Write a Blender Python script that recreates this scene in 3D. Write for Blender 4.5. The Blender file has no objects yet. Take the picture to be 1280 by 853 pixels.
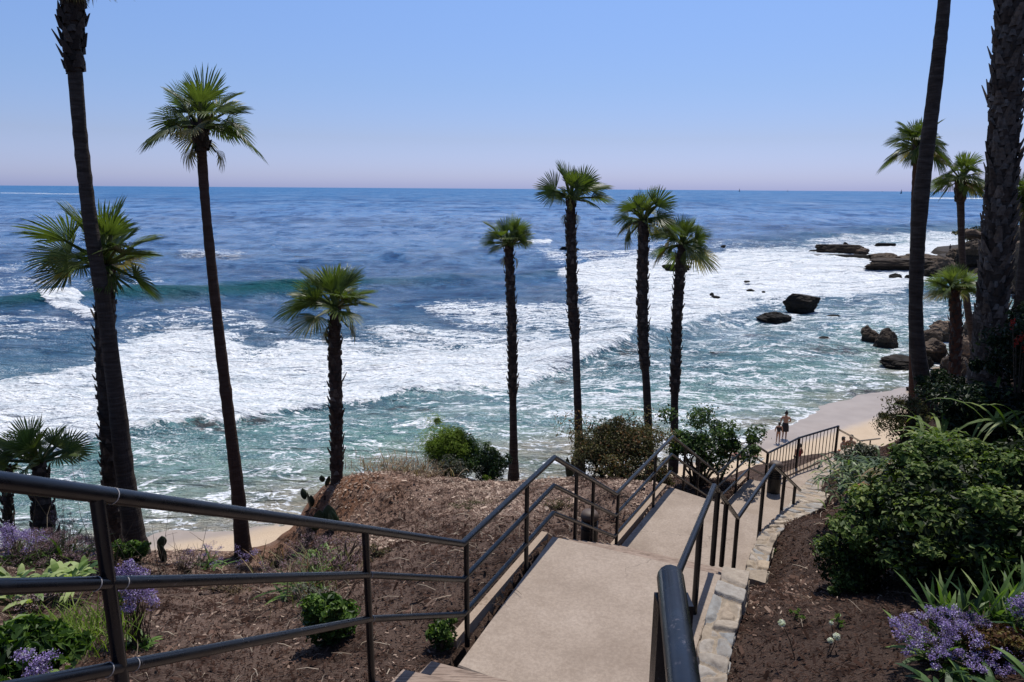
import bpy, bmesh, math, random
import numpy as np
from mathutils import Vector, Matrix

scene = bpy.context.scene
COL = scene.collection
# ------------------------------------------------------------------ camera
FPX = 853.3
ROLL = math.radians(.38)
TH = math.atan(191 / 853.3)
F = np.array([0, math.cos(TH), -math.sin(TH)])
U0 = np.array([0, math.sin(TH), math.cos(TH)])
R0 = np.array([1., 0, 0])
RR = R0 * math.cos(ROLL) + U0 * math.sin(ROLL)
UU = -R0 * math.sin(ROLL) + U0 * math.cos(ROLL)
cam_d = bpy.data.cameras.new('camera')
cam = bpy.data.objects.new('camera', cam_d)
COL.objects.link(cam)
cam_d.lens = 24.0
cam_d.sensor_width = 36
cam_d.clip_start = .05
cam_d.clip_end = 60000
cam.matrix_world = Matrix(((RR[0], UU[0], -F[0], 0), (RR[1], UU[1], -F[1], 0), (RR[2], UU[2], -F[2], 0), (0, 0, 0, 1)))
scene.camera = cam


def ray(u, v):
    return F + RR * ((u - 640) / FPX) + UU * ((426.5 - v) / FPX)


def atZ(u, v, Z):
    d = ray(u, v)
    return d * (Z / d[2])


def atY(u, v, Y):
    d = ray(u, v)
    return d * (Y / d[1])


def proj(P):
    t = P @ F
    return 640 + FPX * (P @ RR) / t, 426.5 - FPX * (P @ UU) / t


SEA = -14.5

# ------------------------------------------------------------------ noise


def _h(ix, iy, iz, s):
    n = (ix.astype(np.int64) * 374761393 + iy.astype(np.int64) * 668265263 + iz.astype(np.int64) * 2147483647 + s * 974634777) & 0xFFFFFFFF
    n = ((n ^ (n >> 13)) * 1274126177) & 0xFFFFFFFF
    n = (n ^ (n >> 16)) & 0xFFFFFF
    return n / 16777216.0


def vnoise(x, y, z=0., s=0):
    x, y, z = np.broadcast_arrays(np.asarray(x, float), np.asarray(y, float), np.asarray(z, float))
    ix, iy, iz = np.floor(x), np.floor(y), np.floor(z)
    fx, fy, fz = x - ix, y - iy, z - iz
    fx, fy, fz = [f_ * f_ * (3 - 2 * f_) for f_ in (fx, fy, fz)]
    r = 0
    for a in (0, 1):
        for b in (0, 1):
            for c in (0, 1):
                w = (fx if a else 1 - fx) * (fy if b else 1 - fy) * (fz if c else 1 - fz)
                r = r + w * _h(ix + a, iy + b, iz + c, s)
    return r * 2 - 1


def fbm(x, y, z=0., o=4, s=0, g=.5):
    r, a, k, t = 0, 1., 1., 0
    for i in range(o):
        r = r + a * vnoise(np.asarray(x) * k + i * 17.3, np.asarray(y) * k + i * 9.1, np.asarray(z) * k, s + i)
        t += a
        a *= g
        k *= 2.03
    return r / t


def sstep(a, b, x):
    t = np.clip((x - a) / (b - a), 0, 1)
    return t * t * (3 - 2 * t)


def polydist(x, y, pts):
    """signed distance to a polyline; positive on its left side"""
    best = np.full(x.shape, 1e18)
    sg = np.ones(x.shape)
    for (ax, ay), (bx, by) in zip(pts[:-1], pts[1:]):
        dx, dy = bx - ax, by - ay
        L = dx * dx + dy * dy
        t = np.clip(((x - ax) * dx + (y - ay) * dy) / L, 0, 1)
        ex, ey = x - ax - t * dx, y - ay - t * dy
        d = ex * ex + ey * ey
        c = dx * (y - ay) - dy * (x - ax)
        m = d < best - 1e-9
        best = np.where(m, d, best)
        sg = np.where(m, np.sign(c), sg)
    return np.sqrt(best) * sg


def inpoly(x, y, pts):
    c = np.zeros(x.shape, bool)
    n = len(pts)
    for i in range(n):
        ax, ay = pts[i]
        bx, by = pts[(i + 1) % n]
        m = ((ay > y) != (by > y)) & (x < (bx - ax) * (y - ay) / (by - ay + 1e-12) + ax)
        c ^= m
    return c

# ------------------------------------------------------------------ mesh helpers


def link(o, parent=None):
    COL.objects.link(o)
    if parent is not None:
        o.parent = parent
        o.matrix_parent_inverse = Matrix.Identity(4)
    return o


def tag(o, label=None, cat=None, group=None, kind=None):
    if label:
        o['label'] = label
    if cat:
        o['category'] = cat
    if group:
        o['group'] = group
    if kind:
        o['kind'] = kind
    return o


def empty(name, loc, label, cat, group=None):
    o = bpy.data.objects.new(name, None)
    o.location = [float(a) for a in loc]
    o.empty_display_size = .2
    link(o)
    return tag(o, label, cat, group)


class MB:
    """collects polygons; build() links them as ONE mesh object"""

    def __init__(s):
        s.v, s.f, s.t, s.n = [], [], [], 0

    def add(s, v, f, tint=0.5):
        v = np.asarray(v, float).reshape(-1, 3)
        f = np.asarray(f, np.int64)
        s.v.append(v)
        s.f.append(f + s.n)
        s.t.append(np.broadcast_to(np.asarray(tint, float), (len(v),)).copy())
        s.n += len(v)

    def box(s, c, d, rz=0, tint=.5, rx=0):
        c, d = np.asarray(c, float), np.asarray(d, float) / 2
        q = np.array([[x, y, z] for x in (-1, 1) for y in (-1, 1) for z in (-1, 1)], float) * d
        if rx:
            a, b = math.cos(rx), math.sin(rx)
            q = q @ np.array([[1, 0, 0], [0, a, b], [0, -b, a]])
        a, b = math.cos(rz), math.sin(rz)
        q = q @ np.array([[a, b, 0], [-b, a, 0], [0, 0, 1]]) + c
        s.add(q, [[0, 1, 3, 2], [4, 6, 7, 5], [0, 4, 5, 1], [2, 3, 7, 6], [0, 2, 6, 4], [1, 5, 7, 3]], tint)

    def tube(s, P, r, n=10, cap=True, tint=.5, mitre=True):
        P = np.asarray(P, float)
        r = np.broadcast_to(np.asarray(r, float), (len(P),))
        T = np.zeros_like(P)
        d = P[1:] - P[:-1]
        d = d / (np.linalg.norm(d, axis=1)[:, None] + 1e-12)
        T[0], T[-1] = d[0], d[-1]
        if len(P) > 2:
            T[1:-1] = d[:-1] + d[1:]
        T /= np.linalg.norm(T, axis=1)[:, None] + 1e-12
        ref = np.array([0, 0, 1.]) if abs(T[0][2]) < .9 else np.array([1., 0, 0])
        N = np.cross(ref, T[0])
        N /= np.linalg.norm(N)
        a = np.arange(n) / n * 2 * math.pi
        V = []
        for i in range(len(P)):
            N = N - T[i] * (N @ T[i])
            N /= np.linalg.norm(N)
            B = np.cross(T[i], N)
            ring = np.cos(a)[:, None] * N + np.sin(a)[:, None] * B
            if mitre and 0 < i < len(P) - 1:
                k = d[i - 1] - d[i]
                L = np.linalg.norm(k)
                if L > .05:
                    k /= L
                    cs = max(.5, float(T[i] @ d[i]))
                    ring = ring + np.outer(ring @ k, k) * (1 / cs - 1)
            V.append(P[i] + ring * r[i])
        V = np.concatenate(V)
        j = np.arange(n)
        fs = []
        for i in range(len(P) - 1):
            fs.append(np.stack([i * n + j, i * n + (j + 1) % n, (i + 1) * n + (j + 1) % n, (i + 1) * n + j], 1))
        s.add(V, np.concatenate(fs), tint)
        if cap:
            for k, o in ((0, -1), (len(P) - 1, 1)):
                c = V[k * n:(k + 1) * n]
                cc = P[k][None]
                if o > 0:
                    ff = [[q, (q + 1) % n, n] for q in range(n)]
                else:
                    ff = [[(q + 1) % n, q, n] for q in range(n)]
                s.addtri(np.vstack([c, cc]), ff, tint)

    def addtri(s, v, f, tint=.5):
        f = np.asarray(f)
        s.add(v, np.hstack([f, f[:, 2:3]]), tint)

    def lathe(s, c, prof, n=20, tint=.5):
        V = []
        a = np.arange(n) / n * 2 * math.pi
        for r, z in prof:
            V.append(np.stack([np.cos(a) * r + c[0], np.sin(a) * r + c[1], np.full(n, z + c[2])], 1))
        j = np.arange(n)
        fs = [np.stack([i * n + j, i * n + (j + 1) % n, (i + 1) * n + (j + 1) % n, (i + 1) * n + j], 1) for i in range(len(prof) - 1)]
        s.add(np.concatenate(V), np.concatenate(fs), tint)

    def grid(s, X, Y, Z, tint=.5):
        h, w = X.shape
        i = np.arange(h * w).reshape(h, w)
        f = np.stack([i[:-1, :-1], i[:-1, 1:], i[1:, 1:], i[1:, :-1]], -1).reshape(-1, 4)
        t = tint.ravel() if isinstance(tint, np.ndarray) else tint
        s.add(np.stack([X, Y, Z], -1).reshape(-1, 3), f, t)

    def build(s, name, mat, parent=None, smooth=False, attrs=None, origin=None):
        V = np.concatenate(s.v)
        Q = np.concatenate(s.f)
        T = np.concatenate(s.t)
        off = np.zeros(3)
        if parent is not None:
            off = np.array(parent.location)
            q = parent.parent
            while q is not None:
                off = off + np.array(q.location)
                q = q.parent
        elif origin is not None:
            off = np.asarray(origin, float)
        me = bpy.data.meshes.new(name)
        tri = Q[:, 2] == Q[:, 3]
        lt = np.where(tri, 3, 4)
        idx = Q.ravel()[np.repeat(~tri, 4) | np.tile([True, True, True, False], len(Q))]
        me.vertices.add(len(V))
        me.vertices.foreach_set('co', (V - off).astype(np.float32).ravel())
        me.loops.add(len(idx))
        me.loops.foreach_set('vertex_index', idx.astype(np.int32))
        me.polygons.add(len(Q))
        me.polygons.foreach_set('loop_start', np.concatenate([[0], np.cumsum(lt)[:-1]]).astype(np.int32))
        me.polygons.foreach_set('use_smooth', (T[Q[:, 0]] < 1.5) & smooth)
        a = me.attributes.new('tint', 'FLOAT', 'POINT')
        a.data.foreach_set('value', T.astype(np.float32))
        for k, val in (attrs or {}).items():
            a = me.attributes.new(k, 'FLOAT', 'POINT')
            a.data.foreach_set('value', np.asarray(val, np.float32).ravel())
        me.update()
        me.validate()
        me.materials.append(mat)
        o = bpy.data.objects.new(name, me)
        if parent is None and origin is not None:
            o.location = [float(q) for q in off]
        return link(o, parent)

# ------------------------------------------------------------------ materials


class NT:
    def __init__(s, name):
        s.m = bpy.data.materials.new(name)
        s.m.use_nodes = True
        s.t = s.m.node_tree
        s.t.nodes.clear()
        s.out = s.t.nodes.new('ShaderNodeOutputMaterial')

    def n(s, k, **kw):
        nd = s.t.nodes.new('ShaderNode' + k)
        for a, b in kw.items():
            if a.startswith('i_'):
                key = a[2:].replace('_', ' ')
                nd.inputs[key].default_value = b
            else:
                setattr(nd, a, b)
        return nd

    def l(s, a, b):
        s.t.links.new(a, b)

    def math(s, op, a, b=None, c=None, clamp=False):
        nd = s.n('Math', operation=op, use_clamp=clamp)
        for i, x in enumerate((a, b, c)):
            if x is None:
                continue
            if isinstance(x, (int, float)):
                nd.inputs[i].default_value = x
            else:
                s.l(x, nd.inputs[i])
        return nd.outputs[0]

    def noise(s, vec, scale, detail=4, rough=.55, dist=0.):
        nd = s.n('TexNoise', i_Scale=scale, i_Detail=detail, i_Roughness=rough, i_Distortion=dist)
        s.l(vec, nd.inputs['Vector'])
        return nd.outputs[0]

    def vor(s, vec, scale, feature='F1', out='Distance', rnd=1.):
        nd = s.n('TexVoronoi', feature=feature, i_Scale=scale, i_Randomness=rnd)
        s.l(vec, nd.inputs['Vector'])
        return nd.outputs[out]

    def ss(s, x, a, b, lo=0., hi=1.):
        nd = s.n('MapRange', interpolation_type='SMOOTHSTEP')
        s.l(x, nd.inputs[0])
        for i, q in ((1, a), (2, b), (3, lo), (4, hi)):
            if isinstance(q, (int, float)):
                nd.inputs[i].default_value = q
            else:
                s.l(q, nd.inputs[i])
        return nd.outputs[0]

    def mix(s, f, a, b, mode='MIX'):
        nd = s.n('Mix', data_type='RGBA', blend_type=mode)
        for i, x in ((0, f), (6, a), (7, b)):
            if isinstance(x, tuple):
                nd.inputs[i].default_value = x if len(x) == 4 else (*x, 1)
            elif isinstance(x, (int, float)):
                nd.inputs[i].default_value = x
            else:
                s.l(x, nd.inputs[i])
        return nd.outputs[2]

    def ramp(s, x, stops):
        nd = s.n('ValToRGB')
        e = nd.color_ramp.elements
        while len(e) > 1:
            e.remove(e[0])
        e[0].position, e[0].color = stops[0][0], (*stops[0][1], 1)
        for p, c in stops[1:]:
            q = e.new(p)
            q.color = (*c, 1)
        s.l(x, nd.inputs[0])
        return nd.outputs[0]

    def bump(s, h, strength=.5, dist=.02, normal=None):
        nd = s.n('Bump', i_Strength=strength, i_Distance=dist)
        s.l(h, nd.inputs['Height'])
        if normal is not None:
            s.l(normal, nd.inputs['Normal'])
        return nd.outputs[0]

    def attr(s, name):
        return s.n('Attribute', attribute_name=name).outputs['Fac']

    def pos(s):
        return s.n('NewGeometry').outputs['Position']

    def scalev(s, v, sc, rz=0.):
        nd = s.n('Mapping')
        nd.inputs['Scale'].default_value = sc
        nd.inputs['Rotation'].default_value = (0, 0, rz)
        s.l(v, nd.inputs[0])
        return nd.outputs[0]

    def bsdf(s, color, rough=.6, spec=.5, normal=None, metal=0., coat=0.):
        b = s.n('BsdfPrincipled')
        for k, x in (('Base Color', color), ('Roughness', rough), ('Specular IOR Level', spec), ('Metallic', metal), ('Coat Weight', coat)):
            if isinstance(x, tuple):
                b.inputs[k].default_value = (*x, 1)
            elif isinstance(x, (int, float)):
                b.inputs[k].default_value = x
            else:
                s.l(x, b.inputs[k])
        if normal is not None:
            s.l(normal, b.inputs['Normal'])
        return b

    def done(s, b):
        s.l(b.outputs[0] if hasattr(b, 'outputs') else b, s.out.inputs['Surface'])
        return s.m


def mat_leaf(name, stops, trans=.3, rough=.5, spec=.35):
    q = NT(name)
    c = q.ramp(q.attr('tint'), stops)
    nz = q.noise(q.pos(), 3., 3)
    c = q.mix(q.ss(nz, .4, .75, 0., .35), c, (0.0, 0.0, 0.0), 'MIX')
    b = q.bsdf(c, rough, spec * .6)
    t = q.n('BsdfTranslucent')
    q.l(q.mix(1., c, (1.3, 1.5, .5), 'MULTIPLY'), t.inputs['Color'])
    mx = q.n('MixShader', i_Fac=trans)
    q.l(b.outputs[0], mx.inputs[1])
    q.l(t.outputs[0], mx.inputs[2])
    return q.done(mx)


def mat_tint(name, stops, rough=.8, spec=.3, nscale=0, bump=0., bdist=.01):
    q = NT(name)
    c = q.ramp(q.attr('tint'), stops)
    nrm = None
    if nscale:
        nz = q.noise(q.pos(), nscale, 5, .65)
        c = q.mix(q.ss(nz, .3, .75), q.mix(1., c, (.45, .42, .4), 'MULTIPLY'), c)
        nrm = q.bump(nz, bump, bdist)
    return q.done(q.bsdf(c, rough, spec, nrm))


M = {}
# palms
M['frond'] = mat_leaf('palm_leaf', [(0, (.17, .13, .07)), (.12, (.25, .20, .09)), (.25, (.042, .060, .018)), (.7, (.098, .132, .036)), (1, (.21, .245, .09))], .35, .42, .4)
q = NT('palm_trunk_bark')
p = q.pos()
ring = q.noise(q.scalev(p, (1.5, 1.5, 9)), 2.2, 5, .6)
fi = q.noise(q.scalev(p, (14, 14, 2.5)), 2., 4, .6)
c = q.ramp(ring, [(.25, (.018, .013, .010)), (.5, (.055, .042, .034)), (.75, (.105, .085, .072))])
c = q.mix(q.math('MULTIPLY', fi, .55), c, (.02, .014, .011))
tt = q.attr('tint')
c = q.mix(q.math('MINIMUM', tt, 1.), c, (.075, .032, .018))
stub = q.ramp(q.math('SUBTRACT', tt, 2.), [(0, (.014, .010, .008)), (.5, (.055, .040, .031)), (1, (.17, .145, .125))])
stub = q.mix(q.math('MULTIPLY', q.ss(q.noise(p, 14, 4), .4, .7), .6), stub, (.02, .015, .012))
c = q.mix(q.math('GREATER_THAN', tt, 1.5), c, stub)
M['trunk'] = q.done(q.bsdf(c, .9, .2, q.bump(q.math('ADD', ring, fi), .8, .03)))
M['boot'] = mat_tint('old_leaf_base', [(0, (.012, .008, .006)), (.5, (.045, .030, .022)), (1, (.10, .080, .065))], .9, .15, 9, .6, .01)
# metal railing
q = NT('black_railing_paint')
p = q.pos()
sp = q.noise(p, 55, 4, .7)
wear = q.ss(sp, .60, .70)
w2 = q.ss(q.noise(p, 4, 4), .45, .7)
c = q.mix(q.math('MULTIPLY', wear, q.math('MULTIPLY', w2, .5)), (.004, .0045, .007), (.22, .19, .2))
rg = q.ss(q.noise(p, 9, 4), .3, .8, .22, .42)
M['rail'] = q.done(q.bsdf(c, rg, .38, q.bump(q.noise(p, 60, 3), .12, .002)))
q = NT('weld_seam')
M['weld'] = q.done(q.bsdf((.30, .28, .27), .5, .5))
# concrete
q = NT('landing_concrete')
p = q.pos()
n1 = q.noise(p, 1.3, 6, .6)
n2 = q.noise(p, 38, 4, .7)
n3 = q.noise(p, 5, 5, .6, .6)
c = q.ramp(n1, [(.3, (.245, .200, .163)), (.5, (.315, .262, .216)), (.72, (.375, .318, .268))])
c = q.mix(q.ss(n3, .5, .85, 0, .35), c, (.20, .155, .12))
n4 = q.noise(q.scalev(p, (1, 1, 1)), .6, 8, .75, 1.2)
c = q.mix(q.ss(n4, .50, .66, 0, .38), c, (.21, .165, .13))
c = q.mix(q.ss(n4, .30, .42, .22, 0.), c, (.46, .40, .34))
c = q.mix(q.ss(n2, .35, .7, .38, 0.), c, (.13, .10, .08))
cw = q.n('VectorMath', operation='ADD')
cn = q.n('TexNoise', i_Scale=2.2, i_Detail=6.)
q.l(p, cn.inputs['Vector'])
q.l(cn.outputs['Color'], cw.inputs[0])
q.l(p, cw.inputs[1])
crk = q.ss(q.vor(cw.outputs[0], .55, 'DISTANCE_TO_EDGE'), 0., .006, .6, 0.)
c = q.mix(q.math('MULTIPLY', crk, q.ss(q.noise(p, .8), .45, .55)), c, (.08, .062, .05))
spk = q.ss(q.vor(p, 9), .0, .045, .55, 0.)
c = q.mix(q.math('MULTIPLY', spk, q.ss(q.noise(p, 2.5), .55, .6)), c, (.07, .055, .045))
c = q.mix(q.ss(q.attr('tint'), .5, 1., 0, .5), c, (.30, .21, .13))
c = q.mix(1., c, (1.01, .98, .95), 'MULTIPLY')
M['concrete'] = q.done(q.bsdf(c, .88, .25, q.bump(q.math('ADD', n2, q.math('MULTIPLY', n3, .6)), .35, .006)))
q = NT('step_concrete')
p = q.pos()
n1 = q.noise(p, 3, 5)
gr = q.noise(q.scalev(p, (3, 40, 40), math.radians(-20)), 1.6, 4, .6)
c = q.ramp(n1, [(.3, (.20, .145, .112)), (.7, (.30, .23, .185))])
c = q.mix(q.ss(gr, .38, .5, .65, 0), c, (.08, .055, .042))
M['step'] = q.done(q.bsdf(c, .9, .2, q.bump(gr, .8, .01)))
# stone
q = NT('wall_stone')
p = q.pos()
n2 = q.noise(p, 16, 5, .7)
c = q.ramp(q.attr('tint'), [(0, (.14, .11, .085)), (.13, (.30, .25, .19)), (.35, (.42, .34, .255)), (.55, (.36, .345, .32)), (.65, (.27, .28, .28)), (.8, (.44, .34, .235)), (1, (.50, .44, .36))])
c = q.mix(q.ss(n2, .3, .7, .45, 0.), c, (.14, .105, .08))
c = q.mix(1., c, (.84, .83, .82), 'MULTIPLY')
M['stone'] = q.done(q.bsdf(c, .85, .25, q.bump(n2, .7, .012)))
# sea rocks
q = NT('sea_rock')
p = q.pos()
st = q.noise(q.scalev(p, (.35, .35, 3.2)), 1.1, 6, .65)
n2 = q.noise(p, 1.7, 6, .7)
c = q.ramp(st, [(.3, (.004, .0035, .003)), (.55, (.011, .009, .007)), (.75, (.028, .023, .018))])
c = q.mix(q.attr('tint'), c, q.ramp(n2, [(.3, (.06, .042, .03)), (.6, (.18, .125, .085)), (.8, (.26, .19, .135))]))
M['rock'] = q.done(q.bsdf(c, .8, .18, q.bump(q.math('ADD', st, n2), .9, .15)))
# soil
q = NT('mulch_soil')
p = q.pos()
n1 = q.noise(p, .7, 5)
n2 = q.noise(p, 26, 6, .75)
n3 = q.noise(q.scalev(p, (1, 1, 1)), 75, 4, .8)
c = q.ramp(n2, [(.28, (.006, .003, .002)), (.48, (.022, .012, .009)), (.62, (.055, .033, .024)), (.78, (.20, .14, .11))])
c = q.mix(q.ss(n1, .35, .7, 0, .4), c, (.028, .017, .013))
lit = q.attr('litter')
lc = q.ramp(n3, [(.3, (.07, .042, .032)), (.5, (.21, .140, .108)), (.68, (.38, .285, .23))])
c = q.mix(q.math('MULTIPLY', lit, q.ss(q.noise(p, 1.7, 6, .75), .36, .54)), c, lc)
oc = q.ramp(n2, [(.3, (.14, .060, .030)), (.6, (.25, .125, .070)), (.8, (.34, .21, .13))])
c = q.mix(q.math('MULTIPLY', q.attr('orange'), q.ss(q.noise(p, 2.3, 5), .3, .55)), c, oc)
M['soil'] = q.done(q.bsdf(c, .95, .12, q.bump(q.math('ADD', n2, n3), .9, .03)))
M['chip'] = mat_tint('bark_chip', [(0, (.010, .005, .0035)), (.45, (.045, .024, .017)), (.72, (.13, .080, .060)), (1, (.42, .32, .25))], .95, .1)
M['straw'] = mat_tint('dry_straw', [(0, (.10, .072, .05)), (.5, (.24, .185, .135)), (1, (.42, .35, .27))], .85, .2)
# sand
q = NT('beach_sand')
p = q.pos()
n1 = q.noise(p, .8, 6, .6)
n2 = q.noise(p, 14, 5, .7)
sd = q.attr('shore')
dry = q.mix(n1, (.40, .30, .205), (.52, .41, .29))
dry = q.mix(q.ss(n2, .3, .6, .3, 0), dry, (.27, .20, .14))
wet = q.mix(q.ss(n1, .3, .7), (.28, .225, .175), (.33, .27, .215))
edge = q.math('ADD', sd, q.math('MULTIPLY', q.noise(p, .35, 4), 2.0))
k = q.ss(edge, 2.6, 3.9)
c = q.mix(k, wet, dry)
M['sand'] = q.done(q.bsdf(c, q.ss(k, 0., 1., .35, .95), .35, q.bump(q.math('MULTIPLY', n2, k), .6, .05)))
# leaves
G = mat_leaf
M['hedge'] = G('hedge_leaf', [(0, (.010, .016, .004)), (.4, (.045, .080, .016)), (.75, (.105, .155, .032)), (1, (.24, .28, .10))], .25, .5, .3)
M['dark'] = G('deep_green_leaf', [(0, (.004, .008, .004)), (.6, (.012, .025, .009)), (1, (.035, .055, .02))], .12, .5, .3)
M['strap'] = G('strap_leaf', [(0, (.018, .038, .014)), (.55, (.06, .115, .035)), (.85, (.16, .24, .06)), (1, (.34, .40, .16))], .35, .35, .5)
M['aloe'] = G('aloe_leaf', [(0, (.02, .04, .018)), (.5, (.075, .115, .05)), (.85, (.17, .23, .08)), (1, (.32, .33, .13))], .25, .45, .4)
M['bright'] = G('fine_green_leaf', [(0, (.035, .06, .009)), (.5, (.11, .17, .022)), (1, (.21, .28, .05))], .35, .5, .3)
M['olive'] = G('olive_leaf', [(0, (.035, .035, .016)), (.4, (.10, .10, .045)), (.75, (.19, .17, .095)), (1, (.24, .12, .06))], .2, .6, .25)
M['glossy'] = G('rounded_leaf', [(0, (.014, .028, .010)), (.5, (.055, .10, .028)), (1, (.14, .20, .07))], .25, .35, .5)
M['weed'] = G('weed_leaf', [(0, (.02, .045, .010)), (.5, (.08, .145, .028)), (1, (.18, .26, .07))], .35, .45, .35)
M['pale'] = G('pale_leaf', [(0, (.06, .07, .05)), (.6, (.17, .18, .135)), (1, (.33, .33, .26))], .15, .6, .3)
M['purple'] = G('statice_flower', [(0, (.10, .06, .17)), (.4, (.27, .19, .46)), (.8, (.43, .34, .68)), (1, (.80, .74, .90))], .25, .7, .2)
M['drygrass'] = G('dry_grass', [(0, (.07, .045, .032)), (.5, (.20, .135, .10)), (1, (.36, .28, .20))], .25, .8, .1)
M['mauve'] = G('faded_flower', [(0, (.09, .05, .055)), (.5, (.27, .165, .19)), (.8, (.33, .23, .27)), (1, (.5, .42, .42))], .2, .8, .2)
M['rust'] = G('red_brown_leaf', [(0, (.035, .014, .008)), (.5, (.10, .045, .02)), (1, (.16, .13, .04))], .2, .5, .3)
M['red'] = G('red_bloom', [(0, (.25, .012, .01)), (1, (.60, .04, .02))], .2, .5, .3)
M['white'] = G('white_bloom', [(0, (.35, .36, .30)), (1, (.85, .85, .80))], .2, .7, .2)
M['cactus'] = mat_tint('cactus_pad', [(0, (.02, .03, .014)), (1, (.09, .13, .055))], .6, .3, 40, .3, .004)
M['stem'] = mat_tint('woody_stem', [(0, (.03, .020, .014)), (.5, (.10, .075, .05)), (1, (.20, .165, .115))], .85, .2)
M['skin'] = mat_tint('skin', [(0, (.15, .075, .045)), (1, (.45, .26, .18))], .6, .4)
for k, c, r in (('hair', (.012, .008, .006), .6), ('blackcloth', (.012, .012, .015), .8), ('redcloth', (.16, .015, .02), .8), ('orangecloth', (.55, .16, .05), .8), ('yellowcloth', (.50, .42, .10), .85),
                ('lamp_black', (.010, .010, .011), .45), ('lamp_cap', (.085, .058, .044), .6), ('sail', (.10, .12, .16), .8), ('hull', (.75, .75, .75), .5), ('pink', (.45, .17, .15), .8), ('bluecloth', (.05, .07, .12), .8)):
    q = NT(k)
    nz = q.noise(q.pos(), 20, 3)
    M[k] = q.done(q.bsdf(q.mix(q.math('MULTIPLY', nz, .4), c, tuple(x * .55 for x in c)), r, .4))

# ------------------------------------------------------------------ sea
shore = [(-60, 20.0), (-30, 22.5), (-20.2, 24.2), (-17.5, 25.1), (-15.6, 27.1), (-13.5, 27.9), (-10.6, 28.9), (-5.4, 30.6), (.9, 33.2), (6.2, 35.5), (12, 37.), (18.2, 40.9), (25.1, 45.5), (30.5, 49.5), (38.6, 57),
         (48, 64), (62, 72), (80, 84), (98, 100), (92, 112), (84, 121), (84, 132), (92, 150), (103, 168), (125, 190), (170, 235), (260, 300), (500, 500)]


def shoredist(x, y):
    return polydist(x, y, shore)


def beach_h(x, y, sd=None):
    sd = shoredist(x, y) if sd is None else sd
    ins = -sd
    return np.where(sd > 0, SEA - sd * .09, SEA + 1.6 * (1 - np.exp(-np.maximum(ins, 0) * .055)))


# authoring chart: foam regions traced on the still sea plane -> stored as a vertex attribute of the water
FOAM = [  # (polygon, density, softness upward edge px, softness lower edge px)
    ([(-60, 500), (0, 478), (68, 470), (119, 455), (150, 436), (180, 426), (221, 414), (289, 424), (316, 436), (360, 430), (408, 428), (470, 434), (560, 436), (640, 430), (720, 424), (770, 424), (796, 428), (788, 438), (745, 452),
      (700, 466), (650, 478), (560, 494), (480, 505), (408, 514), (320, 528), (292, 540), (245, 540), (163, 555), (100, 566), (0, 578), (-60, 590)], 1.0, 16, 3.5),
    ([(48, 382), (75, 377), (100, 377), (112, 384), (100, 389), (118, 395), (116, 401), (90, 398), (62, 391)], 1.0, 3, 2),
    ([(730, 335), (780, 326), (830, 328), (870, 322), (930, 318), (1000, 312), (1080, 304), (1140, 304), (1200, 300), (1200, 330), (1150, 352), (1130, 356), (1090, 366), (1040, 374), (1000, 378), (950, 380), (910, 394), (880, 412), (850, 420), (800, 418),
      (770, 408), (740, 394), (720, 372), (715, 350)], .93, 6, 12),
    ([(700, 340), (740, 326), (830, 330), (830, 344), (760, 350), (710, 348)], 1.0, 6, 4),
    ([(520, 384), (560, 378), (640, 380), (720, 375), (760, 390), (820, 410), (760, 424), (650, 412), (600, 410), (560, 398), (530, 394)], .62, 6, 8),
    ([(440, 420), (520, 408), (640, 412), (740, 412), (760, 428), (640, 440), (520, 440)], .6, 8, 6),
    ([(170, 396), (300, 384), (330, 400), (340, 425), (200, 424), (150, 430)], .45, 8, 8),
    ([(-40, 400), (60, 402), (140, 405), (130, 425), (60, 430), (-40, 440)], .42, 6, 8),
    ([(-40, 345), (80, 345), (200, 350), (200, 362), (60, 370), (-40, 372)], .40, 5, 5),
    ([(220, 314), (300, 314), (300, 324), (225, 324)], .50, 3, 3),
    ([(-40, 330), (90, 325), (100, 338), (-40, 345)], .32, 4, 4),
    ([(655, 300), (685, 298), (692, 304), (662, 305)], 1.0, 2, 2),
    ([(660, 316), (840, 316), (840, 328), (700, 330)], .50, 4, 6),
    ([(560, 500), (660, 480), (760, 445), (900, 400), (1000, 385), (1150, 380), (1200, 400), (1160, 480), (1000, 520), (900, 545), (700, 580), (560, 560), (440, 560), (300, 560), (300, 535), (480, 512)], .44, 10, 16),
    ([(640, 500), (860, 450), (900, 480), (760, 560), (640, 570)], .50, 14, 14),
    ([(930, 555), (970, 530), (1010, 512), (1060, 505), (1110, 490), (1150, 470), (1200, 440), (1230, 440), (1180, 480), (1130, 498), (1080, 512), (1000, 538), (940, 562)], .75, 10, 4),
    ([(860, 560), (960, 535), (1000, 528), (1000, 536), (900, 568), (760, 585), (760, 575)], .48, 6, 3),
    ([(150, 560), (300, 550), (500, 560), (440, 590), (300, 600), (160, 600)], .36, 6, 10),
    ([(1060, 292), (1200, 288), (1240, 300), (1200, 312), (1000, 316), (900, 318), (900, 306), (1000, 304)], .62, 3, 3),
    ([(800, 300), (1000, 300), (1010, 308), (800, 312)], .34, 3, 3),
    ([(1240, 350), (1290, 350), (1290, 395), (1240, 395)], .45, 4, 4),
    ([(42, 241.8), (104, 242.0), (104, 243.4), (42, 243.0)], .55, .5, .5),
    ([(1150, 247.0), (1235, 247.6), (1235, 249.2), (1150, 248.6)], .7, .6, .6),
    ([(0, 240.5), (60, 241.2), (60, 243.0), (0, 242.5)], .45, .6, .6),
]


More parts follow.
